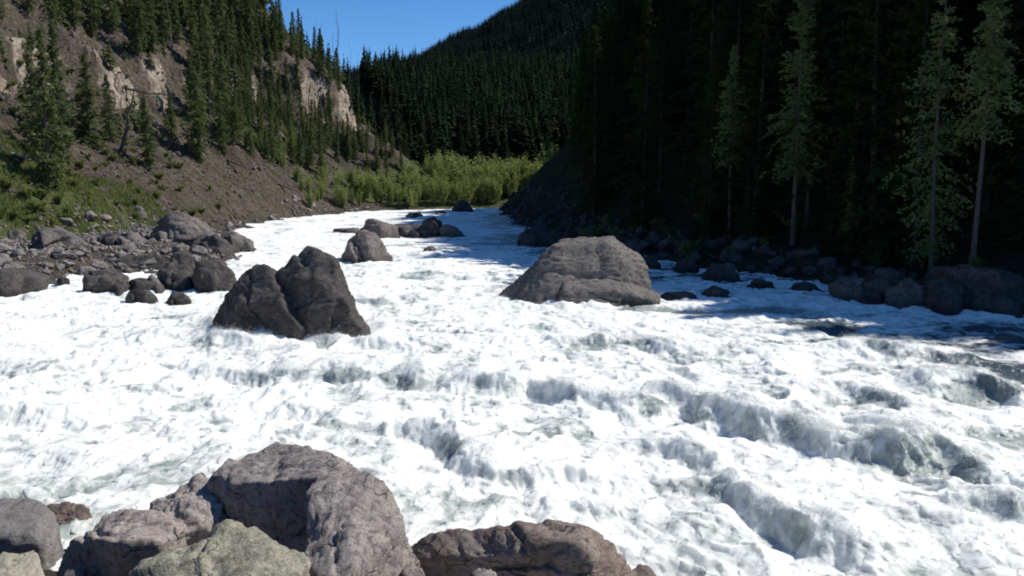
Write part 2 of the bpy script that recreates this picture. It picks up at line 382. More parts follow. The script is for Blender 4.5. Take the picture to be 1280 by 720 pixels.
def water(x, y, detail=True):
    wx = x + .5 * n2(x * .5, y * .5, 101) + .18 * n2(x * 1.6, y * 1.6, 102)
    wy = y + .5 * n2(x * .5, y * .5, 103) + .18 * n2(x * 1.6, y * 1.6, 104)
    energy = .35 + .65 * (1 - sst(30, 60, y))
    slick = np.zeros(x.shape)
    for px, py, sx, sy, k in SLICK:
        c = PZ(px, py); q = ((wx - c.x) / sx) ** 2 + ((wy - c.y) / sy) ** 2
        slick = np.maximum(slick, k * np.exp(-q * q))
    z = .12 * fbm2(x * .18, y * .28, 3, 110)
    rg = np.zeros(x.shape); face = np.zeros(x.shape)
    for pts, A, w1, w2 in RIDGES:
        P = [PZ(*p) for p in pts]
        o = np.argsort([q.x for q in P]); cxs = np.array([P[i].x for i in o]); cys = np.array([P[i].y for i in o])
        yc = np.interp(wx, cxs, cys); sl = (np.interp(wx + .3, cxs, cys) - np.interp(wx - .3, cxs, cys)) / .6
        sd = (yc - wy) / np.sqrt(1 + sl * sl) + .25 * n2(x * 1.7, y * .6, 119)
        fade = sst(cxs[0] - .9, cxs[0] + .5, wx) * (1 - sst(cxs[-1] - .5, cxs[-1] + .9, wx))
        if fade.max() <= 0: continue
        mod = .75 + .55 * n2(x * .9, y * .9, 120)
        f = np.where(sd > 0, np.exp(-(sd / w1) ** 2), np.exp(-(sd / w2) ** 2)) - .35 * np.exp(-((sd - 1.7 * w1) / w1) ** 2)
        z = z + A * mod * f * fade
        rg = np.maximum(rg, fade * A * 2 * np.exp(-(sd / (w1 * .7)) ** 2)); face = np.maximum(face, fade * A * 2.2 * np.exp(-((sd - w1 * .8) / (w1 * .6)) ** 2))
    # water heaped against the boulders, slack wake on the far side
    for px, py, rx, ry, hh in [(372, 425, 2.1, 1.3, .22), (300, 408, 1.5, 1.2, .15), (715, 378, 3.1, 1.8, .15), (458, 326, 1.1, 1.0, .12), (895, 374, 1.0, .6, .08), (510, 296, 3.6, 1.4, .1)]:
        c = PZ(px, py); q = np.sqrt(((wx - c.x) / rx) ** 2 + ((wy - c.y - ry * .6) / ry) ** 2)
        ring = np.exp(-((q - 1.0) / .28) ** 2); z = z + hh * ring * (.7 + .6 * n2(x * 2, y * 2, 122)); rg = np.maximum(rg, ring * hh * 3.5)
    rough = energy * np.clip(1 - .85 * slick, .08, 1)
    # rolling chop drawn out along the flow, cauliflower foam lumps and fine froth
    def flow(f, ang, k):
        c, q = math.cos(ang), math.sin(ang)
        return n2((wx * c + wy * q) * f, (-wx * q + wy * c) * f * .55, k)   # long axis along the current
    wR = sst(-3, 4, x - .15 * (20 - y))
    fl = lambda f, k: flow(f, .62, k) * wR + flow(f, -.25, k + 1) * (1 - wR)
    gain = 1 / np.sqrt(wR ** 2 + (1 - wR) ** 2)
    r1 = 1 - 2 * np.abs(n2(wx * .55, wy * .8, 130)); r2 = 1 - 2 * np.abs(fl(1.5, 131) * gain)
    z = z + rough * (.12 * r1 + .05 * r2)
    z = z + rough * (.065 * np.abs(fl(3.0, 133) * gain) + .028 * np.abs(n2(wx * 5.4, wy * 6.1, 134)))
    if detail:
        z = z + rough * (.014 * np.abs(n2(wx * 11, wy * 12.5, 135)) + .008 * np.abs(n2(x * 23, y * 25, 136)))
    # foam cover: gaps in the troughs, on slick patches and wave faces
    cover = .60 - .80 * slick + .16 * r1 + .12 * r2 + .56 * fbm2(wx * .40, wy * .75, 3, 140) - .62 * face * (.8 + .5 * n2(x * 1.1, y * 1.1, 141)) + .30 * rg
    cover = cover - .20 * sst(10, 6, x + y * .2) * sst(18, 11, y) * sst(0, -4, x)
    return z, cover, rg * rough, slick
nc, nr = 1250, 1250
tt = np.linspace(-1.05, 1.05, nc)
yy = np.concatenate([4 + 0 * np.linspace(0, 1, 1), np.geomspace(5.2, 124, nr - 1)])
Yg = np.repeat(yy[:, None], nc, 1); Xg = tt[None, :] * (Yg + 2.5)
Zg, Cv, Rg, Sl = water(Xg, Yg)
jx = .06 * n2(Xg * 6, Yg * 6, 151) + .03 * n2(Xg * 15, Yg * 15, 152); jy = .06 * n2(Xg * 6, Yg * 6, 153) + .03 * n2(Xg * 15, Yg * 15, 154)
me = np_mesh('river_water', np.stack([Xg + jx, Yg + jy, Zg], -1).reshape(-1, 3), grid_faces(nr, nc))
shadowy = np.zeros(Xg.shape)  # shaded stretches of river painted darker, with the split boulder's cast shadow
for px, py, a, b in [(1210, 425, 6.5, 3.0), (1040, 412, 3.0, 1.6), (1290, 470, 3.2, 2.6), (870, 345, 4.5, 4), (655, 298, 5, 14), (640, 272, 4.5, 22), (250, 402, 1.5, .6)]:
    c = PZ(px, py); q = ((Xg - c.x) / a) ** 2 + ((Yg - c.y) / b) ** 2; shadowy = np.maximum(shadowy, np.exp(-q * q))
Cv = Cv - .12 * shadowy
attr(me, 'cover', Cv); attr(me, 'shadowy', shadowy)
t = NT('white_water'); p = t.pos()
at_ = lambda nm: t.n('ShaderNodeAttribute', _attribute_name=nm).outputs['Fac']
w = t.n('ShaderNodeTexNoise', Vector=p, Scale=1.3, Detail=3.0).outputs[1]
pw = t.mix(.35, p, w, 'LINEAR_LIGHT')
web = t.n('ShaderNodeTexVoronoi', _feature='DISTANCE_TO_EDGE', Vector=t.mapping(pw, (1, .8, 1)), Scale=2.6).outputs[0]
nn = t.math('ADD', t.math('MULTIPLY', t.math('SUBTRACT', t.noise(pw, 1.7, 7, .62), .5), 1.7), t.math('MULTIPLY', t.math('SUBTRACT', .16, web), .9))
cv = t.math('ADD', at_('cover'), nn)
foam = t.ramp(cv, [(.10, 0.), (.36, .5), (.66, 1.)])
fcol = t.mix(t.ramp(t.noise(p, 7, 6, .7), [(.35, 0.), (.6, 1.)]), (.82, .84, .77), (.94, .94, .87))
fb = t.n('ShaderNodeBsdfPrincipled', Base__Color=fcol, Roughness=.7, Normal=t.bump(t.math('ADD', t.noise(p, 16, 6, .65), t.math('MULTIPLY', t.noise(p, 5, 4, .6), 1.2)), .35, .06))
fb.inputs['Subsurface Weight'].default_value = .9; fb.inputs['Subsurface Radius'].default_value = (1., 1., 1.); fb.inputs['Subsurface Scale'].default_value = .14
fb.inputs['Specular IOR Level'].default_value = .2
wc = t.mix(t.ramp(t.noise(pw, 1.2, 4), [(.4, 0.), (.6, 1.)]), (.27, .315, .29), (.40, .44, .40))
wc = t.mix(at_('shadowy'), wc, (.075, .105, .125))  # painted shade tints the water dark navy
wb = t.n('ShaderNodeBsdfPrincipled', Base__Color=wc, Roughness=.16, IOR=1.33, Normal=t.bump(t.noise(t.mapping(p, (1, 1.6, 1)), 7, 5, .6), .5, .08))
mx = t.n('ShaderNodeMixShader', i0=foam, i1=wb.outputs[0], i2=fb.outputs[0])
M['water'] = t.done(mx.outputs[0])
me.materials.append(M['water'])
tag(link('river_water', me), kind='structure')

# spray thrown off the crests: small clots and drops
rs = np.random.RandomState(11)
prob = (np.clip(Rg, 0, 1.4) ** 2.5) * (Yg < 34) * (Yg > 7) * (Yg / 20) ** 1.6
prob = prob + .004 * (Yg < 30) * np.clip(Cv - .8, 0, 1) * (Yg / 20) ** 2
pf = prob.ravel() / prob.sum()
nS = 200000
# clustered seeds
seeds = rs.choice(pf.size, 9000, p=pf); own = seeds[rs.randint(0, len(seeds), nS)]
sx = Xg.ravel()[own] + rs.normal(0, .07, nS); sy = Yg.ravel()[own] + rs.normal(0, .07, nS) - rs.exponential(.05, nS)
up = rs.exponential(.04, nS) * (0.4 + 1.2 * np.clip(Rg.ravel()[own], 0, 1)); sz = water(sx, sy, False)[0] + up + .01
size = .002 + .003 * rs.rand(nS) ** 3 + .0035 * np.exp(-up / .03) * rs.rand(nS)
tet = np.array([[1, 1, 1], [1, -1, -1], [-1, 1, -1], [-1, -1, 1]], dtype=float)
vv = np.stack([sx, sy, sz], -1)[:, None, :] + (tet[None] + rs.normal(0, .45, (nS, 4, 3))) * size[:, None, None]
ff = (np.arange(nS)[:, None, None] * 4 + np.array([[0, 1, 2], [0, 3, 1], [0, 2, 3], [1, 3, 2]])[None]).reshape(-1, 3)
t = NT('water_spray'); d = t.n('ShaderNodeBsdfDiffuse', Color=(.86, .88, .88)); tr = t.n('ShaderNodeBsdfTranslucent', Color=(.86, .88, .88))
M['spray'] = t.done(t.n('ShaderNodeMixShader', i0=.45, i1=d.outputs[0], i2=tr.outputs[0]).outputs[0])
tag(link('water_spray', np_mesh('water_spray', vv.reshape(-1, 3), ff, M['spray'], False)), 'white spray and foam clots thrown off the standing wave crests', 'spray', kind='stuff')

# ------------------------------------------------------------------ rocks
_ico = {}
def ico(n):
    if n not in _ico:
        bm = bmesh.new(); bmesh.ops.create_icosphere(bm, subdivisions=n, radius=1)
        v = np.array([v.co[:] for v in bm.verts]); f = np.array([[q.index for q in g.verts] for g in bm.faces]); bm.free(); _ico[n] = (v, f)
    return _ico[n]
def hull_planes(pts, c, thr=.985):
    bm = bmesh.new()
    for p in pts: bm.verts.new(p)
    r = bmesh.ops.convex_hull(bm, input=bm.verts[:]); bm.normal_update()
    N, D = [], []
    for f in sorted(bm.faces, key=lambda f: -f.calc_area()):
        n = f.normal.copy()
        if n.length < .5: continue
        d = (f.verts[0].co - c).dot(n)
        if d < 0: n = -n; d = -d
        if d < 1e-4: continue
        if any(n.dot(m) > thr for m in N): continue
        N.append(n); D.append(d)
    bm.free(); return np.array([n[:] for n in N]), np.array(D)
def lobe(pts, seed, res=5, chips=10, p=20, rough=1.0, chipd=(.76, .95), ncr=6, thr=.95, cuts=()):
    """convex boulder mass through the given corner points, corners chipped off, surface weathered"""
    pts = [Vector(q) for q in pts]; p = p if p <= 15 else p * 3.2
    mn = Vector([min(q[i] for q in pts) for i in range(3)]); mx = Vector([max(q[i] for q in pts) for i in range(3)])
    c = (mn + mx) * .5 * .5 + sum(pts, Vector()) / len(pts) * .5
    ext = np.array([(mx - mn)[i] * .5 for i in range(3)]); size = float(np.prod(ext) ** (1 / 3))
    N, D = hull_planes(pts, c, thr)
    rs = np.random.RandomState(seed); A = np.array([(q - c)[:] for q in pts])
    if chips:
        n = rs.normal(size=(chips, 3)); n /= np.linalg.norm(n, axis=1)[:, None]
        D = np.concatenate([D, (A @ n.T).max(0) * rs.uniform(chipd[0], chipd[1], chips)]); N = np.concatenate([N, n])
    for cn, fr in cuts:                      # a broad split face
        cn = np.array(cn, float); cn /= np.linalg.norm(cn); N = np.concatenate([N, cn[None]]); D = np.concatenate([D, [(A @ cn).max() * fr]])
    v, f = ico(res)
    u = v * ext[None]; u /= np.linalg.norm(u, axis=1)[:, None]
    q = np.clip(u @ N.T / D[None], 1e-6, None); m = q.max(1)
    r = 1 / (m * ((q / m[:, None]) ** p).sum(1) ** (1 / p))
    P = u * r[:, None]
    W = P + np.array(c[:])
    k = 1 / size
    # weathering: broad dents, stepped ledges, fine pits
    led = n3(W * k * np.array([.7, .7, 2.2]), seed); led = (np.floor(led * 4) + sst(.0, .22, led * 4 - np.floor(led * 4))) / 4
    dsp = .05 * n3(W * k * .9, seed + 1) + .10 * led - .035 * np.abs(n3(W * k * 1.9, seed + 2)) + .018 * n3(W * k * 4.3, seed + 3) - .022 * np.abs(n3(W * k * 8, seed + 4)) + .012 * n3(W * k * 18, seed + 5)
    bed = rs.normal(size=3); bed[2] += 1.5; bed /= np.linalg.norm(bed); wob = .10 * n3(W * k * 1.4, seed + 8) + .03 * n3(W * k * 5, seed + 9)
    Wk = P * k
    for q in range(ncr):                     # fracture lines: a groove with a small step across it
        nn_ = bed + rs.normal(0, .15, 3) if q % 3 else rs.normal(size=3); nn_ /= np.linalg.norm(nn_)
        dd_ = Wk @ nn_ - rs.uniform(-.75, .75) + wob
        g_ = np.clip(.6 + 1.6 * n3(W * k * .8, seed + 20 + q), 0, 1)
        dsp = dsp + g_ * (rs.uniform(-.022, .022) * np.tanh(dd_ / .03) - .07 * np.exp(-(dd_ / .030) ** 2))
    Wj = P * k + .06 * np.stack([n3(W * k * 2.2, seed + 31), n3(W * k * 2.2, seed + 32), n3(W * k * 2.2, seed + 33)], 1)
    for ns_, am, gr in ((16, .30, .030), (70, .22, .016)):
        if res < 5 and ns_ > 20: continue
        st = P[rs.randint(0, len(P), ns_)] * k; gv = rs.normal(0, 1, (ns_, 3)); gv /= np.linalg.norm(gv, axis=1)[:, None]
        off = rs.uniform(-.025, .025, ns_) * (1 if ns_ < 20 else .45)
        an = np.array([1, 1, 1.7]) if ns_ > 20 else np.ones(3)
        d2 = (((Wj[:, None, :] - st[None]) * an) ** 2).sum(2) ** .5
        i1 = d2.argmin(1); ar = np.arange(len(P)); f1 = d2[ar, i1]; d2[ar, i1] = 9; f2 = d2.min(1)
        tilt = ((P * k - st[i1]) * gv[i1]).sum(1) * am * .35
        ed = np.clip((f2 - f1) / .05, 0, 1)
        dsp = dsp + np.clip(tilt, -.06, .06) * ed ** .5 + off[i1] * ed ** .5 - gr * np.exp(-((f2 - f1) / .028) ** 2) * np.clip(.5 + 1.6 * n3(W * k * 1.1, seed + 40), 0, 1)
    P = P + u * (dsp * size * rough)[:, None]
    return P + np.array(c[:]), f
def rock(name, lobes, mat, label, cat='boulder', group=None):
    V, F, o = [], [], 0
    for v, f in lobes: V.append(v); F.append(f + o); o += len(v)
    V = np.concatenate(V); F = np.concatenate(F)
    org = np.array([V[:, 0].mean(), V[:, 1].mean(), V[:, 2].min()])
    me = np_mesh(name, V - org, F, mat); ob = link(name, me, loc=org.tolist())
    return tag(ob, label, cat, group)
def sil(px, Y0, depth, zb=-.6, front=None, taper=.72, bias=.45):
    """corner points: photo outline at mid depth, pulled in behind and in front"""
    mid = [PY(x, y, Y0 + depth * bias) for x, y in px]
    c = sum(mid, Vector()) / len(mid); out = list(mid)
    for q in mid:
        b = c + (q - c) * taper; b.y = Y0 + depth; b.z = min(b.z, q.z); out.append(b)
    if front is None:
        rq = np.random.RandomState(int(abs(px[0][0] * 7 + px[0][1])))
        for q in mid:
            if rq.rand() < .45: continue
            b = c + (q - c) * rq.uniform(.55, .9); b.y = Y0 + depth * rq.uniform(0, .25); b.z = zb + (b.z - zb) * rq.uniform(.45, .95); out.append(b)
    else: out += [PY(x, y, Y0 + dy) for x, y, dy in front]
    xs = [q.x for q in mid]
    for q in list(out):
        if q.z < .6: out.append(Vector((q.x, q.y, zb)))
    return out

def yz(py, z=0.0): return PZ(640, py, z).y

# -- the big dark split boulder, left of centre
Y = yz(433)
A1 = sil([(336, 352), (362, 325), (394, 309), (412, 318), (428, 345), (447, 390), (468, 436), (400, 440), (340, 425), (320, 400)], Y, 2.2, front=[(345, 352, .7), (395, 350, .25), (430, 372, .2), (462, 430, .1), (385, 428, 0), (352, 400, .3)])
A2 = sil([(262, 404), (286, 380), (296, 345), (308, 329), (330, 328), (350, 340), (384, 405), (376, 426), (300, 412)], Y + .35, 1.8, front=[(300, 350, .5), (345, 360, .1), (381, 408, -.35), (372, 428, -.45), (296, 396, .2), (275, 405, .3)])
rock('split_boulder', [lobe(A1, 3, 6, 3, 30, cuts=[((-.5, -.86, .12), .8)]), lobe(A2, 8, 6, 3, 26, cuts=[((-.75, -.6, .2), .9)])], M['dark'], 'largest dark boulder, split into two humps, standing in the white water left of centre')
# -- the big pale boulder, right of centre
Y = yz(384)
B1 = sil([(603, 383), (634, 354), (672, 323), (690, 303), (722, 295), (768, 294), (790, 312), (803, 334), (812, 360), (770, 384)], Y, 3.4, front=[(640, 380, .4), (702, 303, 1.0), (764, 302, 1.0), (690, 352, .9), (745, 356, .7), (795, 350, .8), (680, 384, 0), (760, 384, 0), (686, 325, 1.2), (790, 325, 1.5)])
B2 = sil([(700, 352), (750, 349), (790, 352), (822, 368), (824, 378), (760, 386), (700, 386)], Y - .3, 1.6, front=[(705, 362, .2), (790, 366, .1), (826, 380, .2), (700, 388, 0), (790, 386, 0)])
rock('peaked_boulder', [lobe(B1, 13, 6, 2, 34, .8, thr=.965, cuts=[((-.8, -.45, .36), .95)]), lobe(B2, 18, 5, 4, 24)], M['tan'], 'largest grey-brown boulder in midstream, broad flat top with a low shelf in front')
def simple(name, outline, ybase, depth, seed, mat, label, res=5, chips=9, z=0, cat='boulder', group=None, p=18, rough=1.0, zb=-.5, front=None, bias=.45):
    rq = np.random.RandomState(seed + 900); ct = [((-.75 + rq.uniform(-.25, .3), -.62, rq.uniform(-.05, .25)), rq.uniform(.38, .62)), ((rq.uniform(-.2, .5), -.8, .45), rq.uniform(.6, .85))]
    Y = yz(ybase, z)
    lb = [lobe(sil(outline, Y, depth, zb, taper=.8, front=front, bias=bias), seed, res, min(chips, 4), 30, rough * 1.2, (.80, .94), thr=.90, cuts=ct)]
    for k in range(2):                       # broken shoulders beside the main mass
        a = outline[rq.randint(len(outline))]; f = rq.uniform(.42, .62); yb_ = max(q[1] for q in outline)
        o2 = [(a[0] + (q[0] - a[0]) * f, yb_ + ((a[1] + (q[1] - a[1]) * f) - yb_) * rq.uniform(.75, .98)) for q in outline]
        lb.append(lobe(sil(o2, Y - depth * rq.uniform(-.1, .2), depth * .8, zb, taper=.8), seed + 50 + k, max(res - 1, 3), 3, 30, rough * 1.2, (.75, .92), thr=.88, cuts=ct[:1]))
    return rock(name, lb, mat, label, cat, group)
simple('boulder', [(822, 372), (832, 364), (868, 366), (876, 378), (830, 380)], 380, .8, 21, M['dark'], 'low flat wet rock just right of the pale midstream boulder', 4)
simple('boulder', [(868, 378), (876, 366), (893, 358), (912, 362), (921, 374), (915, 378)], 379, 1.0, 22, M['dark'], 'small dark pointed rock at the right end of the midstream row', 4)
simple('boulder', [(425, 320), (432, 300), (448, 285), (462, 288), (478, 306), (490, 328), (460, 330), (430, 326)], 330, 2.6, 23, M['grey'], 'cone shaped grey boulder standing in the river left of the midstream rock ledge', 5)
# -- ledge of rocks far midstream
for k, (ol, yb, lab) in enumerate([
    ([(418, 292), (428, 286), (445, 285), (450, 292)], 293, 'small low rock behind the cone shaped boulder on its left'),
    ([(448, 292), (456, 279), (474, 277), (492, 284), (496, 298), (470, 300)], 300, 'rough left block of the far rock ledge in midstream'),
    ([(486, 290), (500, 278), (528, 280), (530, 293), (500, 297)], 297, 'flat middle slab of the far rock ledge in midstream'),
    ([(520, 292), (530, 276), (540, 272), (548, 278), (552, 296), (528, 298)], 298, 'highest block of the far rock ledge in midstream'),
    ([(546, 290), (556, 281), (568, 284), (577, 297), (552, 299)], 299, 'right end block of the far rock ledge in midstream'),
    ([(504, 271), (512, 265), (524, 266), (530, 271)], 272, 'thin flat rock breaking the surface beyond the far ledge'),
    ([(563, 264), (570, 252), (578, 249), (588, 256), (592, 264)], 265, 'dark pointed rock in front of the far willows'),
    ([(526, 318), (531, 310), (540, 309), (546, 316)], 319, 'little rock alone in the water below the far ledge'),
    ([(543, 267), (548, 263), (556, 264), (559, 268)], 268, 'tiny rock left of the dark pointed rock by the far willows')]):
    simple('boulder', [(sum(q[0] for q in ol) / len(ol) + (q[0] - sum(q[0] for q in ol) / len(ol)) * 1.25, q[1]) for q in ol] if k < 5 else ol, yb, 2.6, 30 + k, M['dark'] if k in (3, 6) else M['grey'], lab, 4)
# -- left shore boulders
L = [
    ([(180, 292), (190, 276), (215, 264), (235, 268), (255, 285), (266, 305), (240, 322), (200, 320), (184, 306)], 322, 3.0, .1, M['grey'], 'largest rounded boulder on the left shore with a shaded left side'),
    ([(266, 300), (276, 291), (292, 290), (310, 302), (322, 316), (290, 320)], 318, 2.4, .0, M['grey'], 'rounded grey boulder at the tip of the left shore, right of the largest one'),
    ([(246, 322), (254, 306), (268, 302), (284, 312), (290, 324)], 326, 1.6, .0, M['dark'], 'dark wedge of rock wedged between the two rounded shore boulders'),
    ([(24, 312), (34, 292), (56, 284), (76, 290), (92, 304), (92, 324), (60, 322)], 324, 2.6, .5, M['grey'], 'blocky boulder with a black left face below the grassy slope'),
    ([(114, 306), (124, 292), (142, 288), (150, 300), (152, 318), (124, 318)], 318, 1.8, .5, M['dark'], 'upright dark block in the middle of the left shore'),
    ([(142, 292), (162, 290), (178, 304), (194, 316), (176, 324), (150, 318)], 322, 2.0, .4, M['grey'], 'sloping pale slab leaning right beside the upright dark block'),
    ([(150, 262), (160, 255), (175, 258), (182, 272), (170, 280), (152, 274)], 282, 1.6, 1.0, M['grey'], 'jagged broken rock at the foot of the scree left of the largest boulder'),
    ([(98, 330), (140, 320), (200, 318), (212, 328), (190, 340), (120, 340)], 340, 1.6, .1, M['dark'], 'long low dark slab lying across the left shore'),
    ([(200, 342), (216, 322), (232, 324), (242, 342), (222, 350)], 348, 1.4, .0, M['dark'], 'pointed black rock at the edge of the left shallows'),
    ([(228, 360), (244, 338), (270, 334), (290, 346), (288, 364), (250, 372)], 370, 1.6, .0, M['dark'], 'broad dark wet rock just left of the split boulder'),
    ([(192, 352), (204, 340), (228, 340), (240, 352), (236, 366), (206, 364)], 366, 1.3, .0, M['dark'], 'flat topped dark rock beside the grassy tuft'),
    ([(96, 362), (104, 348), (130, 344), (152, 352), (156, 368), (120, 372)], 371, 1.4, .0, M['dark'], 'low black ledge rock in the shallows left of the grassy tuft'),
    ([(150, 380), (158, 370), (180, 368), (194, 378), (190, 386), (156, 386)], 385, .9, .0, M['dark'], 'small rugged black rock in front of the grassy tuft'),
    ([(204, 382), (214, 370), (228, 370), (236, 382)], 384, .7, .0, M['dark'], 'small black rock furthest right in front of the shallows'),
    ([(-30, 350), (-8, 334), (20, 336), (44, 346), (54, 364), (40, 372), (-20, 372)], 372, 1.8, .06, M['dark'], 'dark blocky rock cut by the left edge at the water'),
    ([(-20, 330), (0, 326), (28, 330), (40, 340), (20, 348), (-20, 346)], 346, 1.6, .3, M['grey'], 'smooth tan boulder at the left edge above the dark blocky rock'),
    ([(70, 354), (76, 350), (84, 353), (85, 359)], 360, .4, .0, M['dark'], 'tiny black rock poking out of the left shallows'),
    ([(2, 300), (8, 288), (20, 286), (28, 298), (22, 306)], 306, 1.2, .9, M['grey'], 'small pale rock at the left edge below the grass'),
    ([(170, 352), (180, 346), (196, 352), (214, 366), (200, 370), (180, 364)], 368, .9, .0, M['grey'], 'tilted slab with a pale edge right of the grassy tuft'),
]
for k, (ol, yb, dep, z, m, lab) in enumerate(L):
    if z < .05 and m is M['dark']:
        mx_ = sum(q[0] for q in ol) / len(ol); ol = [(mx_ + (q[0] - mx_) * 1.12, yb + (q[1] - yb) * 1.18 - 3) for q in ol]
    simple('boulder', ol, yb, dep, 60 + k, m, lab, 5 if k < 12 else 4, z=z, p=22, zb=z - .6)
# loose cobbles on the left bar: copies of six meshes
rnd = random.Random(5)
proto = []
for k in range(7):
    e = (rnd.uniform(.8, 1.2), rnd.uniform(.7, 1.1), rnd.uniform(.5, .8))
    pts = [Vector((rnd.gauss(0, 1), rnd.gauss(0, 1), rnd.gauss(0, 1))).normalized() for _ in range(16)]
    v, f = lobe([Vector((q.x * e[0], q.y * e[1], q.z * e[2])) for q in pts], 200 + k, 4, 4, 30, .9, thr=.8)
    proto.append(np_mesh('cobble', v, f, M['cobble']))
protod = []
for k in range(4):
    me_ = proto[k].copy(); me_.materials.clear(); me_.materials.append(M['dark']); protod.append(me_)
def cobble(x, y, r, me, label, group, z=None, mat=None, name='stone', cat='stone'):
    o = link(name, me); o.location = (x, y, (float(H(x, y)) if z is None else z) + r * .25)
    o.rotation_euler = (rnd.uniform(-.5, .5), rnd.uniform(-.5, .5), rnd.uniform(0, 6.28)); o.scale = (r, r, r)
    return tag(o, label, cat, group)
n = 0
while n < 150:
    px, py = rnd.uniform(-40, 330), rnd.uniform(276, 374)
    h = hit(px, py)
    if h is None or h.z < -.15 or h.y > 64 or h.y < 30 or (h.x < float(I(h.y, XT)) - 1.5): continue
    r = .16 + .38 * rnd.random() ** 2.2
    cobble(h.x, h.y, r, proto[rnd.randrange(7)], 'loose grey stone lying among the boulders of the left shore', 'loose stones on the left shore')
    n += 1
# stones along the foot of the scree and the far bank
n = 0
while n < 40:
    y = rnd.uniform(60, 112); x = float(shoreL(y)) - rnd.uniform(-.3, 1.4)
    cobble(x, y, rnd.uniform(.2, .55), proto[rnd.randrange(7)], 'small stone lining the far left waterline at the foot of the scree', 'stones along the far waterline'); n += 1

# -- foreground boulders: corners given as (pixel x, pixel y, height above water)
def fg(name, pts, seed, mat, label, res=6, chips=6, p=26, rough=.8, zb=-.3, extra=None, cuts=()):
    rough *= 1.35
    def hull(ps):
        P = [PZ(x, y, z) for x, y, z in ps]
        return P + [Vector((q.x, q.y + .1, zb)) for q in P if q.z > .2]
    lobes = [lobe(hull(pts), seed, res, chips, p, rough, (.9, .98), thr=.93, ncr=9, cuts=cuts)]
    if extra: lobes += [lobe(hull(e), seed + 40 + i, res, chips, p, rough, (.9, .99)) for i, e in enumerate(extra)]
    return rock(name, lobes, mat, label)
fg('boulder', [(262, 602, 1.1), (290, 580, 1.25), (318, 562, 1.4), (352, 550, 1.5), (388, 557, 1.5), (432, 574, 1.45), (430, 600, 1.35), (380, 604, 1.35), (330, 606, 1.25), (284, 610, 1.15), (290, 660, .4), (375, 680, .5), (420, 640, .6)],
   301, M['fg'], 'foreground boulder with a brown sloping top and a black shaded front, behind its lighter neighbour')
fg('boulder', [(392, 600, 1.45), (398, 575, 1.5), (430, 571, 1.5), (462, 580, 1.5), (482, 599, 1.4), (495, 628, 1.2), (499, 680, .75), (497, 740, .3), (440, 640, 1.5), (400, 650, 1.35), (378, 690, 1.1), (380, 740, .8), (470, 690, 1.25), (420, 760, 1.2)],
   302, M['fg'], 'tallest foreground boulder, pinkish grey and cracked, nearest the water on its right', p=22, rough=1.0)
fg('boulder', [(180, 636, .7), (205, 612, .9), (238, 595, 1.05), (268, 597, 1.05), (289, 612, .95), (288, 640, .75), (262, 655, .8), (215, 668, .8), (190, 655, .7)],
   303, M['fg'], 'cracked knobbly rock in a wedge between the foreground boulders', p=20, rough=1.3)
fg('boulder', [(50, 686, .75), (110, 654, .85), (170, 641, .95), (205, 641, 1.0), (228, 662, 1.0), (200, 678, 1.05), (150, 682, 1.05), (130, 690, 1.0), (60, 725, .2), (90, 760, .1), (140, 745, .2)],
   304, M['fg'], 'slanting foreground boulder with a smooth pale top and a black left flank', p=26, cuts=[((-.6, -.8, .0), .45)])
fg('boulder', [(152, 712, 1.1), (190, 697, 1.2), (245, 674, 1.3), (300, 662, 1.35), (345, 664, 1.35), (378, 688, 1.25), (402, 716, 1.1), (410, 760, .9), (300, 790, 1.45), (200, 790, 1.3), (150, 760, .9)],
   305, M['fgl'], 'greenish lichen covered boulder at the bottom edge, pitted all over', p=14, rough=1.2)
fg('boulder', [(-20, 622, .6), (10, 617, .65), (42, 620, .65), (66, 638, .6), (78, 660, .5), (60, 672, .55), (30, 668, .6), (-20, 672, .55), (-20, 710, .1), (60, 690, .2)],
   306, M['smooth'], 'smooth rounded grey stone at the left edge of the foreground', 5, p=14, rough=.5)
fg('boulder', [(55, 632, .35), (75, 626, .4), (100, 625, .4), (116, 638, .3), (112, 655, .1), (85, 662, .1), (62, 655, .1)],
   307, M['purple'], 'small reddish rock at the water behind the smooth grey stone', 5, p=14, rough=.8)
fg('boulder', [(-25, 705, 1.1), (5, 688, 1.2), (28, 684, 1.2), (50, 688, 1.15), (56, 720, 1.0), (58, 760, .7), (20, 760, .9), (-25, 770, .8)],
   308, M['pale'], 'pale yellowish blocky stone in the bottom left corner', 5, p=28, rough=.5)
fg('boulder', [(508, 676, .55), (540, 664, .7), (600, 656, .85), (660, 648, 1.0), (700, 648, 1.0), (740, 664, .9), (785, 698, .55), (800, 718, .3), (712, 672, 1.02), (745, 700, .8), (700, 722, .5), (640, 722, .2), (560, 700, .45), (650, 760, .1), (740, 760, .3), (790, 760, .1), (520, 730, .3)],
   309, M['purple'], 'low reddish purple boulder with a black shaded left side, right of the tallest foreground boulder', p=24, rough=.75, cuts=[((-.35, -.93, .0), .55)])
fg('stone', [(785, 712, .3), (800, 704, .35), (818, 710, .3), (824, 722, .2), (800, 735, .3)], 310, M['purple'], 'little knob of rock at the right tip of the low purplish boulder', 4)
fg('boulder', [(500, 716, .75), (508, 706, .8), (528, 708, .8), (532, 722, .75), (515, 732, .7)], 311, M['fg'], 'small rounded pebble wedged right of the tallest foreground boulder', 4)
fg('boulder', [(585, 718, .9), (594, 709, .95), (618, 711, .95), (628, 722, .9), (605, 735, .85)], 312, M['fg'], 'small stone in the bottom edge under the low purplish boulder', 4)
# fill of smaller stones in the dark gaps of the near bank
for k in range(48):
    x = rnd.uniform(-9, 1.5); y = rnd.uniform(6.2, 10.6)
    if y > float(bankN(x)) - .2: continue
    cobble(x, y, rnd.uniform(.14, .32), proto[rnd.randrange(7)], 'small dark stone down in a gap between the foreground boulders', 'stones in the gaps of the near bank', z=float(H(x, y)) - .02, )

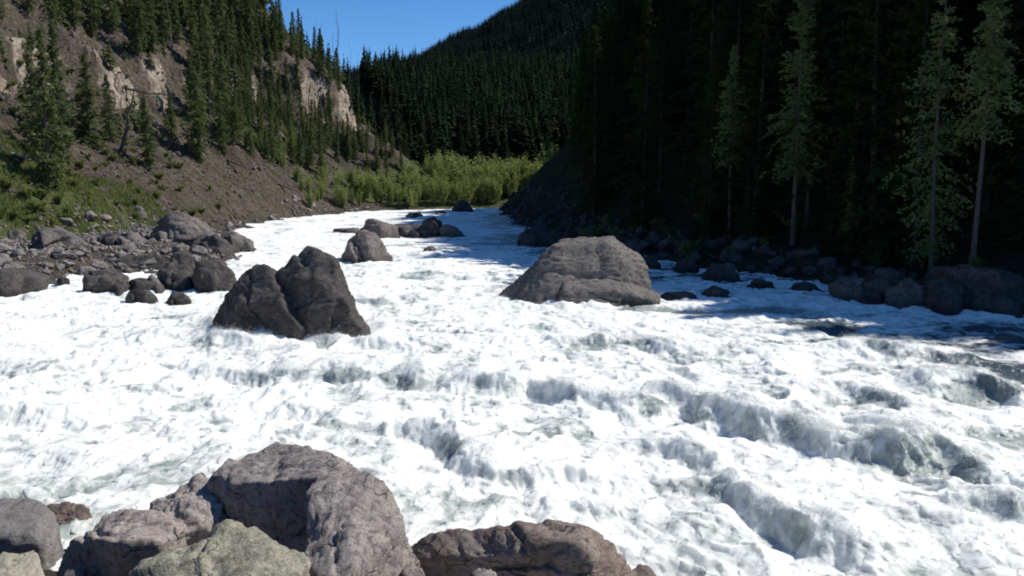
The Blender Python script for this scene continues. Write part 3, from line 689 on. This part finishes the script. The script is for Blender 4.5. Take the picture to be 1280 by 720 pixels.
# -- right bank boulders
Rb = [
    ([(1090, 356), (1098, 338), (1120, 334), (1136, 350)], 360, 1.2, .6, 'small angular block resting behind the dim grey rounded boulder'),
    ([(880, 346), (892, 330), (916, 330), (926, 348)], 352, 1.4, .1, 'black angular block on the shaded bank below the slim bare poled tree'),
    ([(1166, 352), (1176, 334), (1198, 332), (1208, 348)], 362, 1.2, .8, 'dark block wedged above the knobbly rock'),
    ([(1042, 374), (1046, 354), (1062, 346), (1084, 350), (1088, 366), (1086, 378)], 378, 1.6, .1, 'boulder with a pale slanting edge on the shaded right bank'),
    ([(1082, 376), (1092, 352), (1108, 350), (1118, 364), (1116, 384)], 384, 1.4, .0, 'dark rock between the pale edged boulder and its right neighbour'),
    ([(1112, 382), (1120, 360), (1140, 350), (1166, 362), (1172, 380), (1150, 390)], 390, 1.6, .0, 'dim grey boulder with a lighter rounded top on the right bank'),
    ([(1166, 380), (1172, 352), (1186, 346), (1204, 356), (1206, 388)], 390, 1.5, .2, 'knobbly rock left of the huge shaded boulder'),
    ([(1204, 396), (1206, 352), (1216, 338), (1250, 336), (1290, 344), (1300, 400), (1250, 404)], 403, 3.0, .0, 'huge rounded boulder in deep shade at the right edge'),
    ([(800, 334), (806, 322), (818, 318), (826, 332)], 336, 1.2, .1, 'small rock on the shaded bank behind the midstream boulder'),
    ([(842, 336), (850, 324), (866, 322), (874, 338)], 340, 1.2, .1, 'second small rock along the shaded bank behind the midstream boulder'),
    ([(646, 308), (650, 290), (670, 282), (700, 290), (706, 308)], 310, 3, .0, 'large black boulder on the shaded bank left of the midstream boulder'),
    ([(936, 362), (946, 350), (966, 352), (972, 364)], 366, 1.4, .0, 'low rock in shade at the foot of the right bank trees'),
    ([(985, 368), (996, 356), (1022, 356), (1034, 370)], 372, 1.4, .0, 'wide low rock in shade left of the pale edged boulder'),
]
for k, (ol, yb, dep, z, lab) in enumerate(Rb):
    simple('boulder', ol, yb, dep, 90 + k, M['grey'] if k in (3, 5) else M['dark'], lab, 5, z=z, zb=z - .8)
for k in range(60):
    y = rnd.uniform(24, 60); x = float(shoreR(y)) + rnd.uniform(-.3, 3.5)
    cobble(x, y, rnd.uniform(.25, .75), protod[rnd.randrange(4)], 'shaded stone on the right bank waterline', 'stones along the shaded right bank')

# rubble on the scree: uncountable chips, one object
def rubble(name, N, area, szr, mat, label, flt=None, seed=4):
    rs = np.random.RandomState(seed); v, f = ico(1); v = v.copy()
    x = rs.uniform(area[0], area[1], N); y = rs.uniform(area[2], area[3], N)
    if flt is not None: k = flt(x, y); x, y = x[k], y[k]
    N = len(x); z = H(x, y); s = szr[0] + (szr[1] - szr[0]) * rs.rand(N) ** 4
    vv = v[None] * (1 + rs.normal(0, .22, (N, len(v), 1))) * (s[:, None] * rs.uniform(.6, 1.3, (N, 3)))[:, None, :]
    vv = vv + np.stack([x, y, z + s * .1], -1)[:, None, :]
    ff = (f[None] + np.arange(N)[:, None, None] * len(v)).reshape(-1, 3)
    return tag(link(name, np_mesh(name, vv.reshape(-1, 3), ff, mat, False)), label, 'rubble', kind='stuff')
M['scree'] = rock_mat('scree_stone', (.14, .112, .092), (.22, .182, .155), (.07, .056, .047), .6, wet=False, crack=0.)
rubble('scree_rubble', 26000, (-75, -14, 34, 125), (.04, .26), M['scree'], 'brown scree stones scattered over the steep left slope', lambda x, y: ((I(y, XT) - x) > -1) & ((I(y, XT) - x) < 32))
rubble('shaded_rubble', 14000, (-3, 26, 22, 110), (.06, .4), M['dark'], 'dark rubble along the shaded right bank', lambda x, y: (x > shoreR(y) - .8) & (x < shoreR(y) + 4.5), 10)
rubble('shore_gravel', 11000, (-36, -13, 30, 66), (.05, .20), M['cobble'], 'grey gravel and cobbles filling the left shore', lambda x, y: (x < shoreL(y) + .3) & ((I(y, XT) - x) < 2), 9)

# ------------------------------------------------------------------ conifers
def conifer_mesh(h, seed, dens=1.0, width=.16, bare=.12, leaf=.30, sparse=0.0, trunk_mat=None, crown_mat=None):
    rs = np.random.RandomState(seed)
    # trunk: slightly bent tapered tube
    nseg, ns = 14, 7; V = []
    bend = rs.normal(0, .012 * h, 2)
    cx = lambda t: bend[0] * np.sin(t * 2.4); cy = lambda t: bend[1] * np.sin(t * 2.0)
    r0 = .013 * h + .05 if h < 12 else .0075 * h + .05
    for i in range(nseg + 1):
        t = i / nseg; r = r0 * (1 - t) ** .85 + .012; r *= 1.35 if i == 0 else 1
        for j in range(ns): a = 6.283 * j / ns; V.append((cx(t) + r * math.cos(a), cy(t) + r * math.sin(a), t * h - (.4 if i == 0 else 0)))
    F = [(i * ns + j, i * ns + (j + 1) % ns, (i + 1) * ns + (j + 1) % ns, (i + 1) * ns + j) for i in range(nseg) for j in range(ns)]
    # bare lower branch stubs on the trunk
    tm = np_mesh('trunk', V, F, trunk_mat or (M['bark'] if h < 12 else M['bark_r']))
    # branches carry sprays of needles: thin triangles hanging off the branch
    nb = int(h * 13 * dens)
    tz = bare + (1 - bare) * (np.arange(nb) + rs.rand(nb)) / nb
    az = rs.uniform(0, 6.283, nb)
    u = (tz - bare) / (1 - bare)
    prof = np.clip((1 - u) ** .8 * (.55 + .45 * np.clip(u / .25, 0, 1)), .02, None)
    L = h * width * prof * rs.uniform(.5, 1.25, nb) * (1 + .35 * np.sin(az * 2 + seed) * np.sin(tz * 9 + seed))
    keep = rs.rand(nb) > sparse * (.4 + .6 * (np.sin(tz * 37 + seed) > 0)); tz, az, L, u = tz[keep], az[keep], L[keep], u[keep]
    k = 9
    s = (np.arange(k)[None] + rs.rand(len(L), k)) / k
    droop = (-.35 + .75 * u)[:, None]
    bx = s * L[:, None] * np.cos(az)[:, None] + cx(tz)[:, None]; by = s * L[:, None] * np.sin(az)[:, None] + cy(tz)[:, None]
    bz = (tz * h)[:, None] + droop * s * L[:, None] - .18 * (s ** 2) * L[:, None] + .02 * rs.normal(size=s.shape)
    base = np.stack([bx, by, bz], -1).reshape(-1, 3); az2 = np.repeat(az, k); n = len(base)
    q = 3
    base = np.repeat(base, q, 0); az2 = np.repeat(az2, q) + rs.normal(0, .9, n * q); n = n * q
    ln = leaf * rs.uniform(.5, 1.25, n) * np.clip(.55 + .6 * np.repeat(np.repeat(L, k), q) / (h * width), .4, 1.2)
    dr = np.stack([np.cos(az2), np.sin(az2), rs.normal(-.25, .45, n)], -1); dr /= np.linalg.norm(dr, axis=1)[:, None]
    sd = np.cross(dr, rs.normal(size=(n, 3))); sd /= np.linalg.norm(sd, axis=1)[:, None] + 1e-6
    base = base + rs.normal(0, .05 * leaf * 3, (n, 3))
    wdt = (ln * rs.uniform(.18, .36, n))[:, None]
    tip = base + dr * ln[:, None]
    VV = np.stack([base - sd * wdt * .6, base + dr * ln[:, None] * .45 + sd * wdt, tip], 1).reshape(-1, 3)
    cm = np_mesh('crown', VV, np.arange(n * 3).reshape(-1, 3), crown_mat or M['needle_l'], False)
    return tm, cm, (VV, )
def place_tree(meshes, p, sc, label, group=None, lean=(0, 0), sxy=1.0, name='conifer_tree', cat='tree', crown=None):
    r = bpy.data.objects.new(name, None); COL.objects.link(r); r.empty_display_size = .3
    r.location = p; r.rotation_euler = (lean[0], lean[1], rnd.uniform(0, 6.28)); r.scale = (sc * sxy, sc * sxy, sc)
    tag(r, label, cat, group)
    link('trunk', meshes[0], r)
    if meshes[1] is not None: link('crown', crown or meshes[1], r)
    return r

LV = [conifer_mesh(9, 400 + k, 1.25 + .1 * (k % 3), [.13, .15, .17, .12, .18][k], [.05, .07, .1, .03, .06][k], .36, .12, None, M['needle_l']) for k in range(5)]
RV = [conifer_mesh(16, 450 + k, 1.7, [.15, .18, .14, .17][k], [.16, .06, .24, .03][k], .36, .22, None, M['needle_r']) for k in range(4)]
FV = [conifer_mesh(9, 480 + k, .6, [.16, .19, .14][k], .03, .60, .1, None, M['needle_f']) for k in range(3)]

trees = 0
# named trees of the left slope: base px, py, height px, width factor
named = [
    (62, 240, 196, .9, 'tall slender conifer rising from the grassy foot of the left slope'),
    (80, 205, 170, .8, 'conifer just right of the tall slender one, its crown crossing the pale cliff'),
    (48, 205, 135, .85, 'conifer left of the tall slender one, half hidden by it'),
    (112, 182, 112, 1.3, 'broad bushy conifer standing before the pale cliff band'),
    (137, 175, 80, 1.0, 'short conifer right of the broad bushy one'),
    (186, 208, 84, 1.2, 'rounded conifer standing alone on the scree right of the leaning dead trunk'),
    (216, 176, 56, .8, 'small thin conifer near the middle of the scree'),
    (246, 196, 110, 1.1, 'conifer at the lower left corner of the dense left slope stand'),
    (250, 205, 48, .9, 'lowest small conifer at the edge of the scree'),
]
for i, (px, py, hp, sw, lab) in enumerate(named):
    h = hit(px, py)
    if h is None: continue
    place_tree(LV[i % 5], h - Vector((0, 0, .15)), hp * h.y / FPX / 9, lab, sxy=sw * 1.05); trees += 1
def inpoly(x, y, P):
    c = False
    for i in range(len(P)):
        (x1, y1), (x2, y2) = P[i], P[i - 1]
        if (y1 > y) != (y2 > y) and x < (x2 - x1) * (y - y1) / (y2 - y1) + x1: c = not c
    return c
def scatter(poly, n, vs, hr, label, group, mind=1.2, sxy=(.8, 1.15), ymax=400, sink=.2, ymin=0):
    global trees
    got = []; tries = 0; xs = [p[0] for p in poly]; ys = [p[1] for p in poly]
    while len(got) < n and tries < n * 25:
        tries += 1
        px, py = rnd.uniform(min(xs), max(xs)), rnd.uniform(min(ys), max(ys))
        if not inpoly(px, py, poly) or any(a < px < b and c < py < d for a, b, c, d in NOPE): continue
        h = hit(px, py)
        if h is None or h.z < .4 or h.y > ymax or h.y < ymin: continue
        if any((h.x - g.x) ** 2 + (h.y - g.y) ** 2 < mind ** 2 for g in got): continue
        got.append(h); s = rnd.uniform(*hr)
        place_tree(vs[rnd.randrange(len(vs))], h - Vector((0, 0, sink)), s, label, group, (rnd.gauss(0, .025), rnd.gauss(0, .025)), rnd.uniform(*sxy)); trees += 1
    return got
NOPE = [(424, 476, 104, 186), (338, 398, 78, 112), (352, 420, 128, 150)]
scatter([(228, 0), (240, 150), (262, 190), (312, 195), (312, -60), (228, -60)], 44, LV, (.62, .98), 'tall conifer in the dense stand covering the upper left slope', 'tall conifers in the dense stand on the left slope', 1.4)
scatter([(300, -60), (300, 190), (345, 212), (400, 218), (455, 200), (440, 110), (405, 90), (366, 5), (340, -60)], 96, LV, (.38, .68), 'small conifer thinning out towards the sky gap on the left slope', 'small conifers towards the sky gap on the left slope', .9)
scatter([(90, -60), (90, 36), (130, 60), (190, 80), (240, 40), (240, -60)], 46, LV, (.7, 1.05), 'conifer on the ledge above the pale cliff band', 'conifers above the pale cliff band', 1.5)
scatter([(-40, -60), (-40, 32), (90, 38), (90, -60)], 16, LV, (.55, .9), 'conifer at the top left corner above the cliff', 'conifers at the top left corner', 2.0)
scatter([(430, 150), (420, 205), (480, 225), (522, 215), (500, 170)], 22, LV, (.35, .6), 'small conifer at the foot of the left spur behind the willows', 'small conifers at the foot of the left spur', 1.3)

# skyline dead snags
def snag_mesh(h, r, seed, branches=14, mat='snag'):
    rs = np.random.RandomState(seed); V, F = [], []
    def tube(a, b, r0, r1, n=5):
        a, b = Vector(a), Vector(b); d = (b - a).normalized(); s = d.orthogonal().normalized(); u = d.cross(s); o = len(V)
        for c, rr in ((a, r0), (b, r1)):
            for j in range(n): q = c + (s * math.cos(6.283 * j / n) + u * math.sin(6.283 * j / n)) * rr; V.append(q[:])
        for j in range(n): F.append((o + j, o + (j + 1) % n, o + n + (j + 1) % n, o + n + j))
    pts = [Vector((rs.normal(0, .012) * h, rs.normal(0, .012) * h, h * i / 6 - (.3 if i == 0 else 0))) for i in range(7)]
    for i in range(6): tube(pts[i], pts[i + 1], r * (1 - i / 6.5), r * (1 - (i + 1) / 6.5))
    tm = np_mesh('trunk', V, F, M[mat]); V, F = [], []
    for i in range(branches):
        t = rs.uniform(.25, .97); a = rs.uniform(0, 6.28); l = rs.uniform(.02, .07) * h
        k = min(5, int(t * 6)); b = pts[k].lerp(pts[k + 1], t * 6 - k)
        tube(b, b + Vector((math.cos(a) * l, math.sin(a) * l, rs.uniform(-.3, .3) * l)), r * .22, r * .06, 3)
    return tm, np_mesh('branches', V, F, M[mat])
def snag(p, h, r, label, seed, lean=(0, 0), mat='snag', group=None):
    tm, bm_ = snag_mesh(h, r, seed, mat=mat); o = bpy.data.objects.new('dead_tree', None); COL.objects.link(o); o.location = p; o.rotation_euler = (lean[0], lean[1], 0)
    tag(o, label, 'dead tree', group); link('trunk', tm, o); link('branches', bm_, o)
for i, (px, top, lab) in enumerate([(403, 28, 'bare dead pole on the left skyline, second from the left of its group'), (423, 10, 'tallest bare dead pole standing against the sky on the left skyline'), (437, 48, 'short bare dead pole right of the tallest one on the skyline'), (417, 40, 'thin bare dead pole close left of the tallest one'), (396, 22, 'slanted bare dead pole leftmost of all on the skyline, among the last conifers'), (448, 62, 'lowest bare dead pole at the right end of the skyline group')]):
    Y_ = 128; x = PY(px, 90, Y_).x; z = float(H(x, Y_)); hh = PY(px, top, Y_).z - z
    snag(Vector((x, Y_, z)), hh, .13 if i == 1 else .08, lab, 500 + i)
h = hit(153, 190); hh = 80 * h.y / FPX
snag(h, hh * 1.05, .2, 'dark dead trunk leaning right across the slope beside the pale cliff', 510, lean=(0, .28))
for i, (px, py, L_, sl, lab) in enumerate([(232, 110, 50, .9, 'upper fallen log crossing the bare rocky gap'), (60, 130, 45, .7, 'fallen log behind the tall slender conifer'), (205, 128, 48, .65, 'long fallen log below the bare rocky gap'), (285, 205, 40, .6, 'fallen log on the open scree'), (20, 200, 36, .5, 'weathered log lying at the left edge above the grass'), (350, 235, 30, .6, 'small fallen log on the scree near the willows')]):
    h = hit(px, py); o_ = snag(h + Vector((0, 0, .12)), L_ * h.y / FPX, .13, lab, 540 + i, lean=(rnd.gauss(0, .2), 1.57 + sl * .6), mat='snag' if i % 2 else 'snagp')
h = hit(160, 118); snag(h + Vector((0, 0, .2)), 90 * h.y / FPX, .13, 'fallen dead log lying down the slope from the leaning trunk', 511, lean=(.2, 1.75))
for i, (px, py, hp) in enumerate([(262, 170, 60), (300, 150, 75), (215, 60, 60), (372, 190, 60)]):
    h = hit(px, py)
    snag(h, hp * h.y / FPX, .1, ['grey dead trunk standing at the lower left edge of the dense stand', 'grey dead trunk in the middle of the dense stand', 'dead trunk near the top of the bare rocky gap', 'pale dead trunk above the willows'][i], 520 + i, (rnd.gauss(0, .1), rnd.gauss(0, .1)), 'snagp')

# right bank: the trees that stand out
RG = [conifer_mesh(16, 470 + k, 1.9, [.15, .2, .13][k], [.28, .12, .42][k], .32, .5, M['bark'], M['needle_lit']) for k in range(3)]
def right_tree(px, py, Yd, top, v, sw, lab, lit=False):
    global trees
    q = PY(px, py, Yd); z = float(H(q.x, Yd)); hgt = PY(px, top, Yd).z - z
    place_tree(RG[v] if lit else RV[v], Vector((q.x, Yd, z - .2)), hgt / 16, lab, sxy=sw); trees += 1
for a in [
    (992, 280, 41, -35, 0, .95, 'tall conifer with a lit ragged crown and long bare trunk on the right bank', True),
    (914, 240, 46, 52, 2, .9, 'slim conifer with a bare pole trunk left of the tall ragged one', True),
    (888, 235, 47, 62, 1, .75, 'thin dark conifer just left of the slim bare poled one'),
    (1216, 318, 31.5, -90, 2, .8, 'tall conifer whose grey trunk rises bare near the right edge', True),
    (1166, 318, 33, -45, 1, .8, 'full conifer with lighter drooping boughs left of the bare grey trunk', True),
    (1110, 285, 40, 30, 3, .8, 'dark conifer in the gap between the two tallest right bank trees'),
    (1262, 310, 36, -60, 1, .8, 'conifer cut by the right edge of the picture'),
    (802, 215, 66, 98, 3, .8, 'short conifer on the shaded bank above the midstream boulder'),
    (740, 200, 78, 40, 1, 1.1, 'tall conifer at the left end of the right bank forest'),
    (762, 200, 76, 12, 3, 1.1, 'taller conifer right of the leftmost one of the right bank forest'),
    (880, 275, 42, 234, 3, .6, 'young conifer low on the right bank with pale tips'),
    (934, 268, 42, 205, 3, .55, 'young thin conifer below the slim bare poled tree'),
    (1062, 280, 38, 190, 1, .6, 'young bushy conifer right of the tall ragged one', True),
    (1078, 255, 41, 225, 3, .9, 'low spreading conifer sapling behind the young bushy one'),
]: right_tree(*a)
# forest of the right slope and the valley forest
got = []
def wood(n, xr, yr, vs, hr, label, group, ok, mind, sxy=(.8, 1.2)):
    global trees
    g = []; tries = 0
    while len(g) < n and tries < 20000:
        tries += 1; x, y = rnd.uniform(*xr), rnd.uniform(*yr)
        if not ok(x, y) or any((x - a) ** 2 + (y - b) ** 2 < mind * mind for a, b in g): continue
        g.append((x, y)); z = float(H(x, y))
        place_tree(vs[rnd.randrange(len(vs))], Vector((x, y, z - .2)), rnd.uniform(*hr), label, group, (rnd.gauss(0, .02), rnd.gauss(0, .02)), rnd.uniform(*sxy)); trees += 1
    return g
okr = lambda x, y: 5.5 < x - float(I(y, XR)) < 24 and abs(x / y) < .78
okr2 = lambda x, y: x / y > .082 and 2.0 < x - float(I(y, XR)) < 16
g1 = wood(50, (5, 60), (30, 66), RV, (.75, 1.15), 'dark conifer in the dense shaded forest of the right bank', 'conifers in the shaded right bank forest', okr, 2.3)
g2 = wood(26, (0, 30), (64, 108), RV, (.6, .95), 'dark conifer on the far part of the shaded right bank', 'conifers on the far part of the right bank', okr2, 2.2)
okv = lambda x, y: x > float(I(y, XT)) - 12 and x < 30 and abs(x / y + .04) < .22
left = max(20, 299 - trees)
g3 = wood(left, (-50, 40), (123, 175), FV, (.8, 1.25), 'dark conifer in the front rows of the valley forest behind the willows', 'conifers in the valley forest', okv, 1.9, (.75, 1.15))

# the rest of the woods reads as one mass: merged low detail conifers
def wood_mass(name, P, S, label, mat, seed, leafs=110, w=.16, wr=(.7, 1.2)):
    rs = np.random.RandomState(seed); out = []
    base = []
    for v in range(4):
        n = leafs; u = (np.arange(n) + rs.rand(n)) / n; az = rs.uniform(0, 6.28, n); L = w * (1 - u) ** .85 * rs.uniform(.6, 1.2, n) + .012
        z0 = .06 + .92 * u
        c = np.stack([0 * u, 0 * u, z0 + .03], -1)
        tip = np.stack([L * np.cos(az), L * np.sin(az), z0 - .35 * L], -1)
        sd = np.stack([-np.sin(az), np.cos(az), rs.normal(0, .4, n)], -1) * (L * .42)[:, None]
        m_ = c * .25 + tip * .75
        base.append(np.stack([c, m_ + sd - [0, 0, .02], tip, m_ - sd - [0, 0, .02]], 1))
        base[-1][-3:, :, 2] += .03
    P = np.asarray(P); S = np.asarray(S); out = []
    for v in range(4):
        k = np.arange(v, len(P), 4); a = rs.uniform(0, 6.28, len(k)); ca, sa = np.cos(a)[:, None, None], np.sin(a)[:, None, None]
        b = base[v][None]; wv = rs.uniform(wr[0], wr[1], len(k))[:, None, None]
        x = (b[..., 0] * ca - b[..., 1] * sa) * wv; y = (b[..., 0] * sa + b[..., 1] * ca) * wv; z = b[..., 2] + 0 * x
        q = np.stack([x, y, z], -1) * S[k][:, None, None, None] + P[k][:, None, None, :]
        out.append(q.reshape(-1, 3))
    VV = np.concatenate(out)
    return tag(link(name, np_mesh(name, VV, np.arange(len(VV)).reshape(-1, 4), mat, False)), label, 'forest', kind='stuff')
rs = np.random.RandomState(77)
def samp(n, xr, yr, cond, hf, sr):
    x = rs.uniform(xr[0], xr[1], n); y = rs.uniform(yr[0], yr[1], n); k = cond(x, y); x, y = x[k], y[k]
    return np.stack([x, y, hf(x, y) - .3], -1), rs.uniform(sr[0], sr[1], len(x))
P, S = samp(4200, (-75, 90), (160, 300), lambda x, y: (np.abs(x / y) < .33) & (x > I(y, XT) - 25), H, (5.5, 12.5))
wood_mass('valley_forest', P, S, 'dark conifer forest filling the valley behind the front rows of trees', M['needle_f'], 1, 100, .16, (.6, 1.45))
P, S = samp(42000, (-330, 330), (300, 915), lambda x, y: (x / y < .26) & (x / y > -.34), HM, (7, 12))
wood_mass('mountain_forest', P, S, 'distant conifer forest covering the dark mountain', M['needle_m'], 2, 26, .24)
P, S = samp(3600, (2, 120), (12, 150), lambda x, y: (x - I(y, XR) > 14), H, (12, 19))
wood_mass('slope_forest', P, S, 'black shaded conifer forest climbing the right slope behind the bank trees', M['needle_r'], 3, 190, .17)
P, S = samp(2600, (-75, -12), (40, 140), lambda x, y: ((I(y, XT) - x) > 11) & ((I(y, XT) - x) < 45) & (n2(x * .12, y * .12, 91) + .5 * n2(x * .5, y * .5, 92) > -.05), H, (.6, 2.6))
wood_mass('young_conifers', P, S, 'thin scatter of young conifers and scrub over the ledges of the left slope', M['needle_l'], 6, 60, .3)
P, S = samp(1500, (-130, -30), (40, 260), lambda x, y: ((I(y, XT) - x) > 30) , H, (6, 10))
wood_mass('ridge_forest', P, S, 'conifers along the top of the left ridge', M['needle_l'], 4, 150)

# ------------------------------------------------------------------ willows, bushes, grass
def bush_mesh(seed, n=2600, stems=17, hgt=1.0, leaf=.05, mat=None, wid=.5):
    rs = np.random.RandomState(seed)
    a = rs.uniform(0, 6.28, stems); lean = rs.uniform(.05, wid, stems); L = hgt * rs.uniform(.5, 1.05, stems)
    V, F = [], []
    k = rs.randint(0, stems, n); s = rs.uniform(.12, 1, n) ** .8
    bx = np.cos(a[k]) * lean[k] * s ** 1.3 * L[k]; by = np.sin(a[k]) * lean[k] * s ** 1.3 * L[k]; bz = s * L[k]
    b = np.stack([bx, by, bz], -1) + rs.normal(0, .032, (n, 3)) * hgt
    d = rs.normal(size=(n, 3)); d[:, 2] += .5; d /= np.linalg.norm(d, axis=1)[:, None]
    sd = np.cross(d, rs.normal(size=(n, 3))); sd /= np.linalg.norm(sd, axis=1)[:, None]
    ln = (leaf * rs.uniform(.6, 1.4, n))[:, None]
    VV = np.stack([b, b + d * ln * .5 + sd * ln * .28, b + d * ln, b + d * ln * .5 - sd * ln * .28], 1).reshape(-1, 3)
    cm = np_mesh('foliage', VV, np.arange(n * 4).reshape(-1, 4), mat or M['willow'], False)
    for i in range(stems):
        o = len(V)
        for j in range(4):
            t = j / 3; c = Vector((math.cos(a[i]) * lean[i] * t ** 1.3 * L[i], math.sin(a[i]) * lean[i] * t ** 1.3 * L[i], t * L[i] * .9)); r = .012 * (1 - .8 * t) * hgt
            for m_ in range(3): V.append((c.x + r * math.cos(m_ * 2.09), c.y + r * math.sin(m_ * 2.09), c.z))
        for j in range(3):
            for m_ in range(3): F.append((o + j * 3 + m_, o + j * 3 + (m_ + 1) % 3, o + j * 3 + 3 + (m_ + 1) % 3, o + j * 3 + 3 + m_))
    return np_mesh('stems', V, F, M['bark']), cm
WV = [bush_mesh(600 + k, 1800, wid=[.45, .6, .35, .5][k]) for k in range(4)]
def bush(p, s, label, group=None, name='willow_shrub', sxy=1.0, vs=WV, cat='shrub'):
    m_ = vs[rnd.randrange(len(vs))]
    r = bpy.data.objects.new(name, None); COL.objects.link(r); r.location = p; r.rotation_euler = (0, 0, rnd.uniform(0, 6.28)); r.scale = (s * sxy, s * sxy, s)
    tag(r, label, cat, group); link('stems', m_[0], r); link('foliage', m_[1], r)
n = 0
while n < 150:
    x, y = rnd.uniform(-27, 12), rnd.uniform(107, 127)
    if x > float(shoreL(y)) - .2 or x < float(I(y, XT)) - 7: continue
    if x > float(I(y, XR)) - .5 and y < 117: continue
    z = float(H(x, y)); s = rnd.uniform(2.4, 5.3) * (1.15 if y > 116 else .8)
    if z > 3.2: continue
    bush(Vector((x, y, z - .1)), s, 'light green willow in the thicket lining the far bank', 'willows on the far bank', sxy=rnd.uniform(.8, 1.2)); n += 1
for k in range(26):
    y = rnd.uniform(92, 108); x = float(I(y, XT)) - rnd.uniform(-.5, 9)
    bush(Vector((x, y, float(H(x, y)) - .1)), rnd.uniform(1.6, 3.2), 'light green willow climbing the foot of the left slope beside the far thicket', 'willows at the foot of the left slope')
x, y = PY(688, 240, 112).x, 112
bush(Vector((x, y, float(H(x, y)) - .1)), 6.2, 'tallest bright green willow at the right end of the far thicket', sxy=.8)
h = hit(575, 258)
# scrub on left slope, low down
SV = [bush_mesh(620 + k, 900, 12, 1.0, .09, M['grass'], .8) for k in range(3)]
n = 0
while n < 150:
    px, py = rnd.uniform(-20, 400), rnd.uniform(60, 284); h = hit(px, py)
    if h is None or h.z < 1.0 or h.y > 80: continue
    if px > 120 and rnd.random() < .35: continue
    bush(h, rnd.uniform(.35, .9), 'low green bush on the lower left slope', 'low bushes on the left slope', 'bush', 1.5, SV, 'bush'); n += 1
for k in range(36):
    y = rnd.uniform(28, 60); x = float(shoreR(y)) + rnd.uniform(1.2, 7)
    bush(Vector((x, y, float(H(x, y)) - .05)), rnd.uniform(.5, 1.3), 'dim green bush under the right bank trees', 'bushes under the right bank trees', 'bush', 1.2, SV, 'bush')
# grass: blades in one object
def grass(name, X, Y_, Z_, hr, label, seed, wd=.02, kind='stuff'):
    rs = np.random.RandomState(seed); n = len(X); a = rs.uniform(0, 6.28, n); h = rs.uniform(hr[0], hr[1], n)
    b = np.stack([X, Y_, Z_ - .03], -1); sd = np.stack([np.cos(a), np.sin(a), 0 * a], -1) * (wd * rs.uniform(.6, 1.6, n))[:, None]
    tp = b + np.stack([rs.normal(0, .3, n) * h, rs.normal(0, .3, n) * h, h], -1)
    VV = np.stack([b - sd, b + sd, tp], 1).reshape(-1, 3)
    tag(link(name, np_mesh(name, VV, np.arange(n * 3).reshape(-1, 3), M['grass'], False)), label, 'grass', kind=kind)
N = 150000; x = rs.uniform(-45, -25, N); y = rs.uniform(34, 66, N); d = I(y, XT) - x
k = (d > -1) & (d < 9 - sst(50, 66, y) * 5) & (n2(x * .35, y * .35, 61) + .35 * n2(x * 1.3, y * 1.3, 63) > -.18); x, y = x[k], y[k]
grass('slope_grass', x, y, H(x, y), (.12, .42), 'green grass covering the foot of the left slope', 5, .03)
c = PZ(168, 356, .25); N = 1600; a = rs.uniform(0, 6.28, N); rr = np.sqrt(rs.rand(N)) * .62; x = c.x + rr * np.cos(a) * 1.1; y = c.y + rr * np.sin(a) * .7
simple('boulder', [(146, 362), (155, 350), (172, 347), (190, 354), (196, 366)], 368, .9, 88, M['dark'], 'low rock wearing a tuft of green grass in the left shallows', 4)
grass('grass_tuft', x, y, np.full(len(x), .22) - rr * .25, (.15, .38), 'bright green tuft of grass on a low rock in the left shallows', 6, .012, None)

# ------------------------------------------------------------------ light
AZ = math.atan2(.975, .22)      # clockwise from +Y
EL = R(47.5)
sd = Vector((math.sin(AZ) * math.cos(EL), math.cos(AZ) * math.cos(EL), math.sin(EL)))
sun = bpy.data.lights.new('sun', 'SUN'); sun.energy = 5.0; sun.angle = R(.53); sun.color = (1, .955, .885)
so = bpy.data.objects.new('sun', sun); COL.objects.link(so); so.rotation_euler = (-sd).to_track_quat('-Z', 'Y').to_euler()
w = bpy.data.worlds.new('World'); SC.world = w; w.use_nodes = True; nt = w.node_tree; nt.nodes.clear()
sky = nt.nodes.new('ShaderNodeTexSky'); sky.sky_type = 'NISHITA'; sky.sun_disc = False; sky.sun_elevation = EL; sky.sun_rotation = AZ
sky.altitude = 2500; sky.air_density = .9; sky.dust_density = 0; sky.ozone_density = 5
bg = nt.nodes.new('ShaderNodeBackground'); bg.inputs[1].default_value = .15; wo = nt.nodes.new('ShaderNodeOutputWorld')
hs = nt.nodes.new('ShaderNodeHueSaturation'); hs.inputs['Saturation'].default_value = 1.18; nt.links.new(sky.outputs[0], hs.inputs['Color']); nt.links.new(hs.outputs[0], bg.inputs[0]); nt.links.new(bg.outputs[0], wo.inputs[0])
SC.view_settings.view_transform = 'Standard'; SC.view_settings.look = 'None'; SC.view_settings.exposure = 0; SC.view_settings.gamma = 1
SC.render.engine = 'CYCLES'; SC.cycles.max_bounces = 4; SC.cycles.diffuse_bounces = 2; SC.cycles.filter_width = 1.9; SC.cycles.glossy_bounces = 2; SC.cycles.transmission_bounces = 3
print('TREES', trees)
